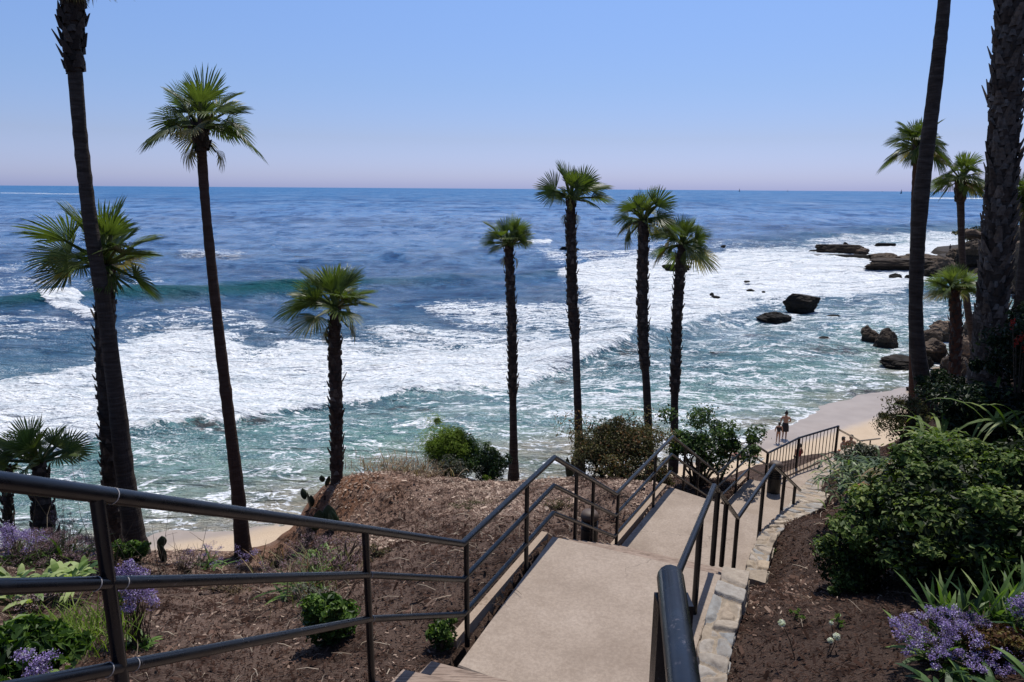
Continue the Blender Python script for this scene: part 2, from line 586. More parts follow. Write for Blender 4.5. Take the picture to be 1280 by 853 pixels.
def region_mask(u, v, poly, su, sl):
    inside = inpoly(u, v, poly)
    # vertical-ish distance softness
    best = np.full(u.shape, 1e9)
    n = len(poly)
    up = np.zeros(u.shape, bool)
    cy = np.mean([p_[1] for p_ in poly])
    for i in range(n):
        (ax, ay), (bx, by) = poly[i], poly[(i + 1) % n]
        dx, dy = bx - ax, by - ay
        t = np.clip(((u - ax) * dx + (v - ay) * dy) / (dx * dx + dy * dy + 1e-9), 0, 1)
        ex, ey = u - ax - t * dx, v - ay - t * dy
        d = np.sqrt((ex * .5) ** 2 + ey ** 2)
        m = d < best
        best = np.where(m, d, best)
        up = np.where(m, ey > 0, up)   # edge is above the point (inside) / below (outside)
    sd = np.where(inside, best, -best)
    is_top = np.where(inside, up, ~up)
    soft = np.where(is_top, su, sl)
    return sstep(-soft, soft, sd)


def ridge(u, v, line, back, front):
    """height profile across a crest: long back (seaward, above), steep front (below)"""
    xs = np.array([p_[0] for p_ in line])
    ys = np.array([p_[1] for p_ in line])
    hs = np.array([p_[2] for p_ in line])
    yc = np.interp(u, xs, ys)
    h = np.interp(u, xs, hs, left=0, right=0)
    d = v - yc
    return h * np.where(d < 0, np.exp(-(d / back) ** 2), np.exp(-(d / front) ** 2)), d


def make_sea():
    vs = np.concatenate([np.array([236.35, 236.6, 236.9, 237.3, 237.8]), np.arange(238.4, 300, .45), np.arange(300, 420, .55), np.arange(420, 720, 1.0), np.array([740, 780, 860, 1000.])])
    # radial distances taken along Y for those depressions
    dist = np.array([abs(atZ(640, q_, SEA)[1]) for q_ in vs])
    az = np.radians(np.concatenate([np.arange(-75, -41, 1.), np.arange(-41, 41, .105), np.arange(41, 76, 1.)]))
    D, A = np.meshgrid(dist, az, indexing='ij')
    X, Y = D * np.tan(A) , D.copy()
    # keep it circular far away
    k = 1 / np.sqrt(1 + np.tan(A) ** 2)
    k2 = np.where(np.abs(A) > math.radians(42), k * 1.35, 1.)
    X, Y = X * k2, Y * k2
    sd = shoredist(X, Y)
    P = np.stack([X, Y, np.full_like(X, SEA)], -1)
    u, v = proj(P)
    # warp of chart so that outlines are ragged
    wu = u + 16 * fbm(X * .09, Y * .09, o=4, s=3) * np.clip(60 / Y, .15, 1.6) ** .3
    wv = v + (9 * fbm(X * .16 + 40, Y * .12, o=5, s=5)) * np.clip((v - 236) / 160, .02, 1.)
    foam = np.zeros_like(X)
    for poly, d, su, sl in FOAM:
        us = [p_[0] for p_ in poly]
        vs_ = [p_[1] for p_ in poly]
        m = (wu > min(us) - 60) & (wu < max(us) + 60) & (wv > min(vs_) - 40) & (wv < max(vs_) + 40)
        if m.any():
            small = max(vs_) - min(vs_) < 5
            uu, vv = (u[m], v[m]) if small else (wu[m], wv[m])
            foam[m] = np.maximum(foam[m], d * region_mask(uu, vv, poly, su, sl))
    # surf line
    sw = sd + 1.0 * fbm(X * .25, Y * .25, o=4, s=8)
    edge = np.exp(-((sw - .7) / .9) ** 2) * (.55 + .35 * fbm(X * .12, Y * .12, o=3, s=88))
    edge2 = np.exp(-((sw - 4.) / 2.2) ** 2) * .42
    foam = np.maximum(foam, np.maximum(edge, edge2) * (Y < 90))
    foam = np.maximum(foam, .40 * sstep(50, 14, np.abs(sd)) * (Y < 110))
    foam = foam * (1 + .25 * fbm(X * .05, Y * .12, o=4, s=90))
    # swell
    z = np.zeros_like(X)
    fade = sstep(0.5, 14, sd)
    rng = np.random.RandomState(4)
    for i in range(26):
        L = 3.0 * 1.17 ** i * (1 + .1 * rng.rand())
        if L > 80:
            break
        th = math.radians(rng.normal(0, 28))
        kx, ky = math.sin(th) * 2 * math.pi / L, math.cos(th) * 2 * math.pi / L
        amp = .013 * L ** .72
        vis = np.clip(1.2 - Y / (L * 70), 0, 1)
        ph = kx * X + ky * Y + rng.rand() * 6.3 + 1.3 * vnoise(X / (L * 2.5), Y / (L * 2.5), i, 6)
        z += amp * (1 - np.abs(np.sin(ph / 2)) * 2 + .27) * vis
    z *= .35 + .65 * fade
    z += .07 * fbm(X * .9, Y * .9, o=3, s=12) * np.clip(1 - Y / 150, 0, 1)
    green = np.zeros_like(X)
    RID = [([(-80, 394, .5), (30, 388, 1.2), (130, 378, 1.9), (240, 372, 2.0), (370, 364, 1.6), (430, 361, 1.3), (520, 355, 1.1), (640, 347, .9), (700, 342, 1.0), (740, 337, 1.3), (790, 332, 1.1), (850, 332, .3)], 8, 7, 1.3),
           ([(-60, 576, .3), (160, 549, .4), (320, 522, .4), (480, 498, .45), (650, 470, .6), (745, 445, 1.0), (800, 428, .9), (840, 415, .6), (900, 408, .25)], 26, 8, .5),
           ([(-60, 425, .25), (100, 425, .35), (200, 410, .2)], 12, 7, .3),
           ([(380, 330, 0), (500, 322, .3), (700, 318, .35), (760, 312, .2)], 6, 4, .3),
           ([(640, 304, .0), (655, 303, .5), (690, 301, .5), (700, 300, 0)], 3, 2, .0),
           ([(820, 440, 0), (870, 412, .6), (930, 402, .5), (1000, 400, 0)], 10, 6, .5)]
    for line, bk, fr, gr in RID:
        h, d = ridge(u, v, line, bk, fr)
        h = h * (1 + .18 * fbm(X * .15, Y * .02, o=3, s=21))
        z += h
        green = np.maximum(green, gr * (.78 - .5 * sstep(380, 560, u)) * np.clip(h, 0, 1) * np.exp(-((d - 2.5) / 5.) ** 2))
    z += sstep(.35, .95, foam) * (.22 + .34 * fbm(X * .55, Y * .8, o=5, s=31, g=.6)) * fade * (Y < 300)
    far = sstep(600, 1500, Y)
    z *= 1 - far
    rel = np.clip(sd, -20, 400)
    # brown kelp patches
    kelp = sstep(.18, .5, fbm(X * .02, Y * .035, o=5, s=44)) * sstep(100, 150, Y) * sstep(900, 300, Y)
    weed = np.zeros_like(X)
    for (wu0, wv0, ru, rv) in [(262, 543, 42, 6), (318, 533, 20, 4), (512, 516, 40, 5), (470, 524, 18, 3), (779, 447, 14, 4), (694, 473, 12, 3), (891, 441, 14, 2.5), (907, 503, 10, 2.5), (1078, 492, 26, 4), (955, 428, 30, 4), (1040, 440, 40, 5), (560, 345, 40, 2), (250, 322, 60, 2.5), (330, 320, 60, 2)]:
        weed = np.maximum(weed, np.exp(-((wu - 8 - wu0) / ru) ** 2 - ((wv - wv0) / rv) ** 2))
    b = MB()
    b.grid(X, Y, SEA + z, 0.)
    o = b.build('sea_water', M_sea(), smooth=True, attrs=dict(foam=foam, shore=rel, green=green, kelp=kelp, weed=weed, dist=np.clip(Y, 0, 30000)))
    tag(o, kind='structure')


def M_sea():
    q = NT('sea_water')
    p = q.pos()
    sd = q.attr('shore')
    ds = q.attr('dist')
    fm = q.attr('foam')
    big = q.noise(q.scalev(p, (.012, .03, .02)), 1., 5, .6)
    med = q.noise(q.scalev(p, (.10, .26, .2)), 1., 6, .62)
    sdw = q.math('ADD', sd, q.math('MULTIPLY', q.math('SUBTRACT', med, .5), 16.))
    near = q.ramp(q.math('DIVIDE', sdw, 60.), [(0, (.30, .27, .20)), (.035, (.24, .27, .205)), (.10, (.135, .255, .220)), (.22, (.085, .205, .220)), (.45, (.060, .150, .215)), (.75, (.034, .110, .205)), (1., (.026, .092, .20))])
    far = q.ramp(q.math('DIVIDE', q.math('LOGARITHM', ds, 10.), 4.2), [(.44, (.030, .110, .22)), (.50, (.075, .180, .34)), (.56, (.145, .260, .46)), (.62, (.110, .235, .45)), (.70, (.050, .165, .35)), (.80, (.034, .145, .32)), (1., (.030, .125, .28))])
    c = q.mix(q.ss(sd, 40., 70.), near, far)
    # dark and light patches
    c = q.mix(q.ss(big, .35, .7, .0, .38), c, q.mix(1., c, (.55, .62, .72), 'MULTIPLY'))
    def band(sx, sy, lo, hi, amt, c):  # darker and lighter reflection of the ripples, painted into the water colour
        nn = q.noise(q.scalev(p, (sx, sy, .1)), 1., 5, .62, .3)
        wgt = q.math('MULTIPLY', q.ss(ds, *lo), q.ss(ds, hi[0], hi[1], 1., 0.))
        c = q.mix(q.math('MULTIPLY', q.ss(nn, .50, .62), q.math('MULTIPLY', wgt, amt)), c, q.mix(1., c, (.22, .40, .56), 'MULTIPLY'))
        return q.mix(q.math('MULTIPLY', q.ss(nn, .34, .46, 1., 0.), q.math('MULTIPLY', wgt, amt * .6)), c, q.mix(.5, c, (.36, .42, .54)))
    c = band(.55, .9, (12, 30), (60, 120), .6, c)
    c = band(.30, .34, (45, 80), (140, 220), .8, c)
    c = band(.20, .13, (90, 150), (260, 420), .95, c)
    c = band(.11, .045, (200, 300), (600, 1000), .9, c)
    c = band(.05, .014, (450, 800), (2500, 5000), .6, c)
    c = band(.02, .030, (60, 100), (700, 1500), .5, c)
    c = q.mix(q.ss(med, .5, .72, 0, .45), c, q.mix(1., c, (.45, .5, .6), 'MULTIPLY'))
    c = q.mix(q.math('MULTIPLY', q.attr('green'), .9, clamp=True), c, (.008, .070, .070))
    c = q.mix(q.math('MULTIPLY', q.attr('kelp'), q.ss(q.noise(q.scalev(p, (.15, .5, .3)), 1., 5, .7), .42, .62, 0, .4)), c, (.085, .075, .07))
    # foam structure: two scales of ragged cells and fine spatter
    warp = q.n('VectorMath', operation='ADD')
    nw = q.n('TexNoise', i_Scale=.35, i_Detail=3.)
    q.l(p, nw.inputs['Vector'])
    wm = q.n('VectorMath', operation='SCALE')
    wm.inputs['Scale'].default_value = 2.6
    q.l(nw.outputs['Color'], wm.inputs[0])
    q.l(p, warp.inputs[0])
    q.l(wm.outputs[0], warp.inputs[1])
    wp = q.scalev(warp.outputs[0], (.75, 1.35, 1.))
    f1 = q.noise(q.scalev(p, (.30, .75, .5)), 1., 9, .68, .7)
    v1 = q.vor(wp, .75, 'DISTANCE_TO_EDGE')
    v2 = q.vor(wp, 2.1, 'DISTANCE_TO_EDGE')
    f2 = q.noise(q.scalev(p, (1., 1.6, 1.)), 3.1, 5, .7)
    rn = q.noise(q.scalev(warp.outputs[0], (.28, .85, .5)), 1., 4, .6, .4)
    ridge_ = q.ss(q.math('ABSOLUTE', q.math('SUBTRACT', rn, .5)), 0., .07, 1., 0.)
    lace = q.math('MAXIMUM', q.math('MAXIMUM', q.ss(v1, .0, .10, .55, 0.), q.ss(v2, .0, .12, .45, 0.)), ridge_)
    val = q.math('ADD', q.math('MULTIPLY', f1, .56), q.math('ADD', q.math('MULTIPLY', lace, .15), q.math('MULTIPLY', f2, .32)))
    # val about .2 .. .85
    thr = q.math('SUBTRACT', .670, q.math('MULTIPLY', fm, .345))
    mask = q.ss(val, thr, q.math('ADD', thr, .075))
    mask = q.math('MULTIPLY', mask, q.ss(fm, .03, .25))
    mask = q.math('MAXIMUM', mask, q.math('MULTIPLY', q.ss(fm, .72, .98, 0., .88), q.ss(f1, .30, .46)))
    fl = q.noise(q.scalev(p, (.22, .9, .5)), 1.3, 6, .65)
    fc = q.mix(q.ss(f2, .35, .65), (.58, .62, .66), (.88, .89, .90))
    fc = q.mix(q.ss(fl, .46, .62, 0, .55), fc, (.42, .50, .57))
    col = q.mix(mask, c, fc)
    # ripples
    # ripple size grows with distance so far water still glistens
    h1 = q.noise(q.scalev(p, (.9, 1.5, 1.)), 1.1, 6, .62)
    h2 = q.noise(q.scalev(p, (.12, .30, .2)), 1., 6, .6)
    h3 = q.noise(q.scalev(p, (.012, .05, .03)), 1., 8, .62)
    b1 = q.bump(h1, .55, .35)
    b2 = q.bump(h2, .9, 2.6, b1)
    b3 = q.bump(h3, .8, 12., b2)
    bf = q.bump(q.math('ADD', f2, f1), .7, .25, b3)
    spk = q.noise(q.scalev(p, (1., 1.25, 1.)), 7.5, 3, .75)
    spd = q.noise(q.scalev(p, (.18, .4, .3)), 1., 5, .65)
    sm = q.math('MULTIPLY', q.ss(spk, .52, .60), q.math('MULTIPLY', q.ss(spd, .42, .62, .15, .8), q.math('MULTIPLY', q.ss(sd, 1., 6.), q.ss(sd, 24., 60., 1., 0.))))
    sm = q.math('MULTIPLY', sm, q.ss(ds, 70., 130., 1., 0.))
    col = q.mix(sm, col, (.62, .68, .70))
    wd = q.math('MULTIPLY', q.ss(q.attr('weed'), .2, .7), q.ss(q.noise(q.scalev(p, (.8, 1.6, 1.)), 1.2, 5, .7), .42, .55, 0., .85))
    col = q.mix(wd, col, (.035, .028, .030))
    rough = q.ss(mask, 0., 1., .16, .9)
    rough = q.math('ADD', rough, q.ss(ds, 80., 900., 0., .28))
    spn = q.noise(q.scalev(p, (.09, .07, .1)), 1., 5, .65, .3)
    spn2 = q.noise(q.scalev(p, (.03, .012, .1)), 1., 5, .65, .3)
    spm = q.math('ADD', q.math('MULTIPLY', q.ss(ds, 150., 420., 1., 0.), spn), q.math('MULTIPLY', q.ss(ds, 150., 420.), spn2))
    spc = q.math('MULTIPLY', q.ss(spm, .40, .62, .12, 1.), q.ss(ds, 60., 300., .5, .22))
    spc = q.math('MULTIPLY', spc, q.math('SUBTRACT', 1., q.math('MULTIPLY', q.attr('green'), .8, clamp=True)))
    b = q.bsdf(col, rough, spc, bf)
    return q.done(b)

# ------------------------------------------------------------------ stairs geometry (numbers in metres, eye at origin)


def flatpath(P, h, u, v):
    n = np.array([math.cos(h), -math.sin(h), 0])
    d = ray(u, v)
    return d * ((P @ n) / (d @ n))


def head(a, b):
    return math.atan2(b[0] - a[0], b[1] - a[1])


H = .95
LP = atY(0, 607, 1.79)
L1 = np.array([-1.377, 2.1, -1.0])
L2 = np.array([-.951, 4.08, -2.18])
A1 = atZ(578, 680, -2.88)
B1 = atZ(693, 572, -2.88)
hd = head(A1, B1)
A2 = flatpath(B1, hd + .04, 770, 618)
B2 = atZ(841, 546, A2[2])
A3 = flatpath(B2, head(A2, B2) + .06, 897, 592)
B3 = atZ(940, 553.5, A3[2])
A4 = flatpath(B3, head(A3, B3), 960, 566.5)
FE = atZ(1047.8, 533, A4[2])
FM = atZ(999, 547.5, A4[2])
dn = (L1 - L2) / np.linalg.norm((L1 - L2)[:2])
L0 = L1 + dn * (.72 / dn[2])     # top of first flight: z = -.28 - reaches upper landing
E0 = np.array([.337, 1.293, -.800])
ES = np.array([.19, .35, -.800])
A1R = A1 + 1.71 * np.array([math.cos(hd), -math.sin(hd), 0])
A1R[2] = A1[2]
B1R = atZ(893, 608, -2.88)
A2R = flatpath(B1R, head(B1, A2), 922, 648)
A2R[2] = A2[2]
A2R = atZ(922, 648, A2[2])
B2R = atZ(968, 582, A2[2])
A3R = flatpath(B2R, head(B2, A3), 1000, 613)
A4R = A3R + (A4 - B3) * 1.0 + np.array([.9, .9, 0])
print('A2', A2, 'B2', B2, 'A3', A3, 'B3', B3, 'A4', A4, 'FE', FE)
print('A2R', A2R, 'B2R', B2R, 'A3R', A3R)
dz = np.array([0, 0, H])
zl = [A1[2] - H, A2[2] - H, A3[2] - H, A4[2] - H]     # landing floors


def arcpts(a, b, za, zb, n):
    return [a + (b - a) * i / n for i in range(n + 1)]


def slab(mb, poly, z, th, tint=.5, nose=0.02):
    """flat slab from polygon (counter-clockwise from above)"""
    n = len(poly)
    P = np.array([[p_[0], p_[1], 0] for p_ in poly], float)
    c = P.mean(0)
    top = P + [0, 0, z]
    bev = P + (P - c) / (np.linalg.norm(P - c, axis=1)[:, None]) * .012 + [0, 0, z - .012]
    bot = bev - [0, 0, th]
    V = np.vstack([top, bev, bot, c + [0, 0, z]])
    f = []
    for i in range(n):
        j = (i + 1) % n
        f += [[3 * n, i, j, j], [i, n + i, n + j, j], [n + i, 2 * n + i, 2 * n + j, n + j]]
    mb.add(V, f, tint)


def make_stairs():
    root = empty('concrete_stairs', (0, 3, zl[0]), 'concrete stairway with broad beige landings stepping down towards the beach', 'stairs')
    curbw = .075

    def landing(pl, z, lab=None, edge=0.):
        m = MB()
        slab(m, pl, z, .5)
        return m.build('landing', M['concrete'], root)

    def curb(a, b, z):
        d = (b - a)[:2] / np.linalg.norm((b - a)[:2])
        nrm = np.array([-d[1], d[0]])
        m = MB()
        P = [a[:2] + nrm * .06, b[:2] + nrm * .06, b[:2] + nrm * (.06 + curbw), a[:2] + nrm * (.06 + curbw)]
        slab(m, P, z + .035, .4, .8)
        m.build('kerb', M['concrete'], root)

    def flight(La, Lb, Ra, Rb, za, zb):
        """from upper line (La,Ra) at za down to lower (Lb,Rb) at zb; nosings of wood-formed concrete"""
        n = int(round((za - zb) / .163))
        for k in range(1, n):
            z = za - (za - zb) * k / n
            t0, t1 = (k - 1) / (n - 1), k / (n - 1)
            a, b = La + (Lb - La) * t0, La + (Lb - La) * t1
            c, d = Ra + (Rb - Ra) * t0, Ra + (Rb - Ra) * t1
            m = MB()
            slab(m, [a[:2], c[:2], d[:2], b[:2]][::1], z, .3)
            m.build('step', M['step'], root)
    up = -1.72
    # upper landing
    l0 = L2 + (L1 - L2) / (L1[2] - L2[2]) * ((up + H) - L2[2])
    landing([(-1.9, -2), (.9, -2), (E0[0] + .02, E0[1] - .35), (-1.68, .98)], up)
    out = np.array([-.06, .03, 0])
    fstart = np.array([-.42, 4.90, 0])
    rstart = np.array([1.10, 4.12, 0])
    # first flight: bend at L2 -> build in two runs sharing heights
    zt, zb_ = up, zl[0]
    n = 13

    def onleft(z):
        zs = [-3.84, -3.67, -3.50, -1.88, -1.72]
        return np.array([np.interp(z, zs, [-.61, -.78, -.94, -1.62, -1.7]), np.interp(z, zs, [4.75, 4.46, 4.15, 1.25, .95]), 0])

    def onright(z):
        t = (z - zb_) / (zt - zb_)
        return rstart + (E0 - rstart) * t
    for k in range(1, n):
        za = zb_ + (zt - zb_) * k / n
        zc = zb_ + (zt - zb_) * (k - 1) / (n - 1)
        zd = zb_ + (zt - zb_) * k / (n - 1)
        a, b, c, d = onleft(zc), onleft(zd), onright(zc), onright(zd)
        m = MB()
        slab(m, [b[:2], d[:2], c[:2], a[:2]], za, .32)
        m.build('step', M['step'], root)
    landing([fstart, rstart, B1R + [.12, -.05, 0], B1], zl[0])
    curb(A1, B1, zl[0])
    flight(B1, A2, B1R, A2R, zl[0], zl[1])
    landing([A2, A2R + [.1, -.05, 0], B2R + [.1, -.05, 0], B2], zl[1])
    curb(A2, B2, zl[1])
    flight(B2, A3, B2R, A3R, zl[1], zl[2])
    landing([A3, A3R + [.1, -.05, 0], B3 + [1.5, -1.0, 0], B3], zl[2])
    curb(A3, B3, zl[2])
    B3R = B3 + np.array([1.5, -1.0, 0])
    A4Rb = A4 + np.array([1.5, -1.0, 0])
    flight(B3, A4, B3R, A4Rb, zl[2], zl[3])
    n_ = (FE - A4)[:2]
    n_ /= np.linalg.norm(n_)
    q_ = np.array([n_[1], -n_[0]]) * 1.5
    landing([A4[:2], A4Rb[:2], FE[:2] + q_, FE[:2]], zl[3])
    m = MB()
    slab(m, [A4[:2], FE[:2], FE[:2] + np.array([-n_[1], n_[0]]) * .15, A4[:2] + np.array([-n_[1], n_[0]]) * .15], zl[3] + .05, .5, .8)
    m.build('kerb', M['concrete'], root)


RT, RM = .0285, .024


def rail_thing(name, label, cat, top, mids, posts, floor, r=RT, rm=RM, pw=.048, welds=()):
    root = empty(name, (float(top[0][0]), float(top[0][1]), floor(top[0])), label, cat)
    m = MB()
    m.tube(top, r, 16)
    m.build('top_rail', M['rail'], root, smooth=True)
    for dzz in mids:
        for seg in [top]:
            P = [p_ - [0, 0, dzz] for p_ in seg]
            m = MB()
            m.tube(P, rm, 12)
            m.build('lower_rail', M['rail'], root, smooth=True)
    for pst in posts:
        m = MB()
        z0 = pst[2]
        m.tube([[pst[0], pst[1], z0 + .0], [pst[0], pst[1], pst[3] - .06]], pw / 2, 10)
        m.build('post', M['rail'], root, smooth=True)
    for w, rr in welds:
        m = MB()
        a, b = w
        d = (b - a) / np.linalg.norm(b - a)
        c = a
        m.tube([c - d * .002, c + d * .002], rr + .0012, 16)
        m.build('weld_ring', M['weld'], root, smooth=True)
    return root


def on_seg(a, b, u):
    """point on rail segment a-b whose image column is u"""
    t = np.linspace(0, 1, 400)
    P = a + (b - a) * t[:, None]
    uu, vv = proj(P)
    return P[np.argmin(np.abs(uu - u))]


def make_rails():
    def postat(p_, z, drop=0):
        return (p_[0], p_[1], p_[2] - RT * .3, z)
    posts = [postat(L1, -2.6), postat(L2, -3.6), postat(on_seg(A1, B1, 583), zl[0]), postat(on_seg(A1, B1, 659), zl[0]),
             postat(on_seg(B1, A2, 721), zl[0] - .55), postat(on_seg(B1, A2, 742), zl[0] - .95), postat(on_seg(A2, B2, 773), zl[1]), postat(on_seg(A2, B2, 820), zl[1]),
             postat(on_seg(B2, A3, 857), zl[1] - .7), postat(on_seg(B2, A3, 874), zl[1] - 1.2), postat(on_seg(A3, B3, 898), zl[2]), postat(on_seg(A3, B3, 923), zl[2]), postat(on_seg(A3, B3, 939), zl[2])]
    wl = []
    for p_, nb, r_, k in ((L1, L2, RT, .07), (L1, L0, RT * 0 + RM, .06), (L2, A1, RM, .03)):
        d = (nb - p_) / np.linalg.norm(nb - p_)
        for dd, rr in ((0, RT), (.33, RM), (.66, RM)):
            c = p_ + d * k - [0, 0, dd]
            if dd == 0 and r_ != RT:
                continue
            wl.append(((c, c + d), rr))
    rail_thing('three_bar_handrail', 'long black three bar railing along the left side of the stairs and landings', 'railing',
               [L0, L1, L2, A1, B1, A2, B2, A3, B3, A4], (.33, .66), posts, lambda p_: float(p_[2] - H), welds=wl)
    def pr(p_, z):
        return (p_[0], p_[1], p_[2] - RT * .3, z)
    a = on_seg(A1R, B1R, 876)
    b = on_seg(B1R, A2R, 897.5)
    c = on_seg(B1R, A2R, 908)
    d = on_seg(A2R, B2R, 921.5)
    e = on_seg(A2R, B2R, 955)
    f = on_seg(B2R, A3R, 981)
    g = on_seg(B2R, A3R, 994)
    root = rail_thing('single_bar_handrail', 'black single bar handrail down the right side, its worn near end in front', 'railing',
                      [ES + [-.15, -1.2, 0], ES, E0, A1R, B1R, A2R, B2R, A3R], (), [pr(a, zl[0]), pr(b, zl[0]), pr(c, zl[0] - .4), pr(d, zl[1]), pr(e, zl[1]), pr(f, zl[1] - .7), pr(g, zl[1] - 1.2)],
                      lambda p_: -1.72, pw=.056)
    m = MB()
    m.box((E0[0] + .006, E0[1] - .012, (-1.72 + E0[2]) / 2 - .02), (.072, .05, E0[2] + 1.72 - .04), 0)
    m.build('post', M['rail'], root)
    # picket fence
    fr = empty('picket_railing', tuple(A4 - [0, 0, H]), 'black picket railing guarding the lowest landing above the beach', 'railing')
    m = MB()
    m.tube([A4, FM, FE], .028, 8)
    m.build('top_rail', M['rail'], fr)
    m = MB()
    m.tube([p_ - [0, 0, .93] for p_ in (A4, FM, FE)], .022, 6)
    m.build('bottom_rail', M['rail'], fr)
    Ls = [np.linalg.norm(FM - A4), np.linalg.norm(FE - FM)]
    for s_, (p0, p1) in enumerate(((A4, FM), (FM, FE))):
        n = int(Ls[s_] / .16)
        for i in range(1, n):
            p_ = p0 + (p1 - p0) * i / n
            m = MB()
            m.box(p_ - [0, 0, .465], (.016, .016, .93), .7)
            m.build('picket', M['rail'], fr)
    for p_ in (A4, FM, FE):
        m = MB()
        m.box(p_ - [0, 0, .53], (.055, .055, 1.10), .7)
        m.build('post', M['rail'], fr)
    # last rail
    q1, q2 = atY(1075, 551.5, 23.0), atY(1100, 548.5, 25.5)
    r0 = FE + [.05, .05, -.12]
    lr = empty('stair_handrail', tuple(r0 - [0, 0, .9]), 'short black handrail dropping away beyond the picket railing', 'railing')
    m = MB()
    m.tube([r0, q1, q2], .03, 8)
    m.build('top_rail', M['rail'], lr)
    for p_ in (q1, (q1 + q2) / 2):
        m = MB()
        m.tube([p_, p_ - [0, 0, .9]], .025, 8)
        m.build('post', M['rail'], lr)

# ------------------------------------------------------------------ hillside terrain


edge = [atY(*q_)[:2] for q_ in [(-900, 700, 9.0), (-300, 700, 11), (57, 690, 12.3), (172, 695, 12.9), (303, 700, 13.9), (350, 690, 14.1), (383, 645, 14.7), (420, 610, 15.4), (480, 600, 16.6), (540, 587, 17.9), (600, 585, 18.6), (650, 590, 19.2), (720, 590, 19.6),
                                 (800, 590, 19.6), (880, 590, 20.2), (960, 570, 22.), (1040, 560, 21.8), (1085, 560, 19.6), (1130, 545, 18.0), (1170, 535, 16.5), (1220, 510, 16.), (1300, 480, 16.5), (1500, 480, 17), (2200, 480, 17)]]
ctl = []
for p_ in (A1 - dz, B1 - dz, A2 - dz, B2 - dz, A3 - dz, B3 - dz, A4 - dz, FE - dz, np.array([-1.0, 4.08, -3.38]), np.array([-1.5, 2.1, -2.45]), A1R - dz, A2R - dz, B2R - dz, A3R - dz):
    ctl.append(p_ - [0, 0, .06])
ctl += [atY(*q_) for q_ in [(420, 614, 15), (303, 702, 13.4), (172, 696, 12.5), (57, 690, 11.9), (100, 853, 4.2), (0, 720, 8), (250, 800, 6.1), (250, 740, 8.5), (450, 700, 9), (560, 640, 12), (640, 612, 17.), (760, 600, 15), (860, 602, 16.5), (540, 594, 17.2),
                            (1000, 750, 6.0), (1100, 660, 7.8), (1233, 475, 11.7), (1163, 537, 14.6), (1200, 705, 6), (1250, 853, 3.6), (950, 853, 4.4), (1060, 600, 13.5), (970, 668, 9.4), (1280, 560, 9), (1100, 562, 17), (-300, 700, 9), (1500, 500, 12), (500, 800, 5.3), (1050, 640, 10.),
                            (345, 700, 13.6), (-200, 853, 4.2)]]
ctl += [np.array([-2.4, 1.0, -1.9]), np.array([-5, -2, -1.6]), np.array([2.2, .6, -2.3]), np.array([6, -2, -1.2]), np.array([0, -3, -2.1]), np.array([-2.6, 2.6, -2.85]), np.array([-1.9, 4.4, -3.8]), np.array([1.2, 3.2, -3.35])]
ctl = np.array(ctl)


def tps_fit(C, lam=.02):
    n = len(C)
    d = np.linalg.norm(C[:, None, :2] - C[None, :, :2], axis=2)
    K = np.where(d > 0, d * d * np.log(d + 1e-9), 0) + lam * np.eye(n)
    P = np.hstack([np.ones((n, 1)), C[:, :2]])
    A = np.zeros((n + 3, n + 3))
    A[:n, :n] = K
    A[:n, n:] = P
    A[n:, :n] = P.T
    return np.linalg.solve(A, np.concatenate([C[:, 2], [0, 0, 0]]))


W = tps_fit(ctl)


def top_h(x, y):
    r = W[-3] + W[-2] * x + W[-1] * y
    for i, c in enumerate(ctl):
        d2 = (x - c[0]) ** 2 + (y - c[1]) ** 2 + 1e-9
        r = r + W[i] * .5 * d2 * np.log(d2)
    return r


corr = [([A1 + (A1 - B1) * .2, A1R + (A1R - B1R) * .1, B1R, B1], zl[0]), ([B1, B1R, A2R, A2], zl[1] - .1), ([A2, A2R, B2R, B2], zl[1]), ([B2, B2R, A3R, A3], zl[2] - .1), ([A3, A3R, B3 + [1.5, -1, 0], B3], zl[2]),
        ([B3, B3 + [1.5, -1, 0], A4 + [1.7, -1, 0], A4], zl[3]), ([A4, A4 + [1.7, -1, 0], FE + [1.2, -1.5, 0], FE], zl[3])]
CW = [L0[:2] + [-.05, -1], L0[:2] + [-.05, 0], L2[:2] + [-.04, 0], A1[:2], B1[:2]]


def ground(x, y, detail=True):
    x = np.asarray(x, float)
    y = np.asarray(y, float)
    h = top_h(x, y)
    h = h + .12 * fbm(x * .6, y * .6, o=3, s=50) + .05 * fbm(x * 2.0, y * 2.0, o=2, s=51) + .10 * np.abs(fbm(x * 1.3, y * 1.3, o=3, s=52)) * (y > 8)
    # hump of red soil
    c = atY(415, 640, 14.6)
    h = h + .35 * np.exp(-(((x - c[0] - .5) / 1.3) ** 2 + ((y - c[1]) / .9) ** 2))
    sd = polydist(x, y, edge)         # positive beyond the edge (left of the line)
    sd = sd + .5 * fbm(x * .7, y * .7, o=4, s=60)
    bh = beach_h(x, y) - .25
    k = sstep(-.25, 1., sd / (np.maximum(h - bh, 1) * .62))
    k = sstep(0, 1, np.clip(sd / (np.maximum(h - bh, 1) * .5), 0, 1)) ** .8
    rough = .8 * fbm(x * .9, y * .9, o=5, s=61, g=.6) * np.sin(np.pi * np.clip(k, 0, 1)) ** .7
    h = h * (1 - k) + bh * k + rough
    # keep clear of the stairs
    for poly, z in corr:
        P = [tuple(p_[:2]) for p_ in poly]
        m = inpoly(x, y, P)
        h = np.where(m, np.minimum(h, z - .35), h)
    poly = [tuple(L0[:2] + np.array([0, -3])), tuple(L0[:2]), (-.96, 4.1), tuple(A1[:2]), tuple(A1R[:2]), tuple(E0[:2]), (.9, -2)]
    m = inpoly(x, y, poly)
    lim = -1.72 - .57 * np.maximum(y - 1.2, 0) - .5
    h = np.where(m, np.minimum(h, lim), h)
    return h


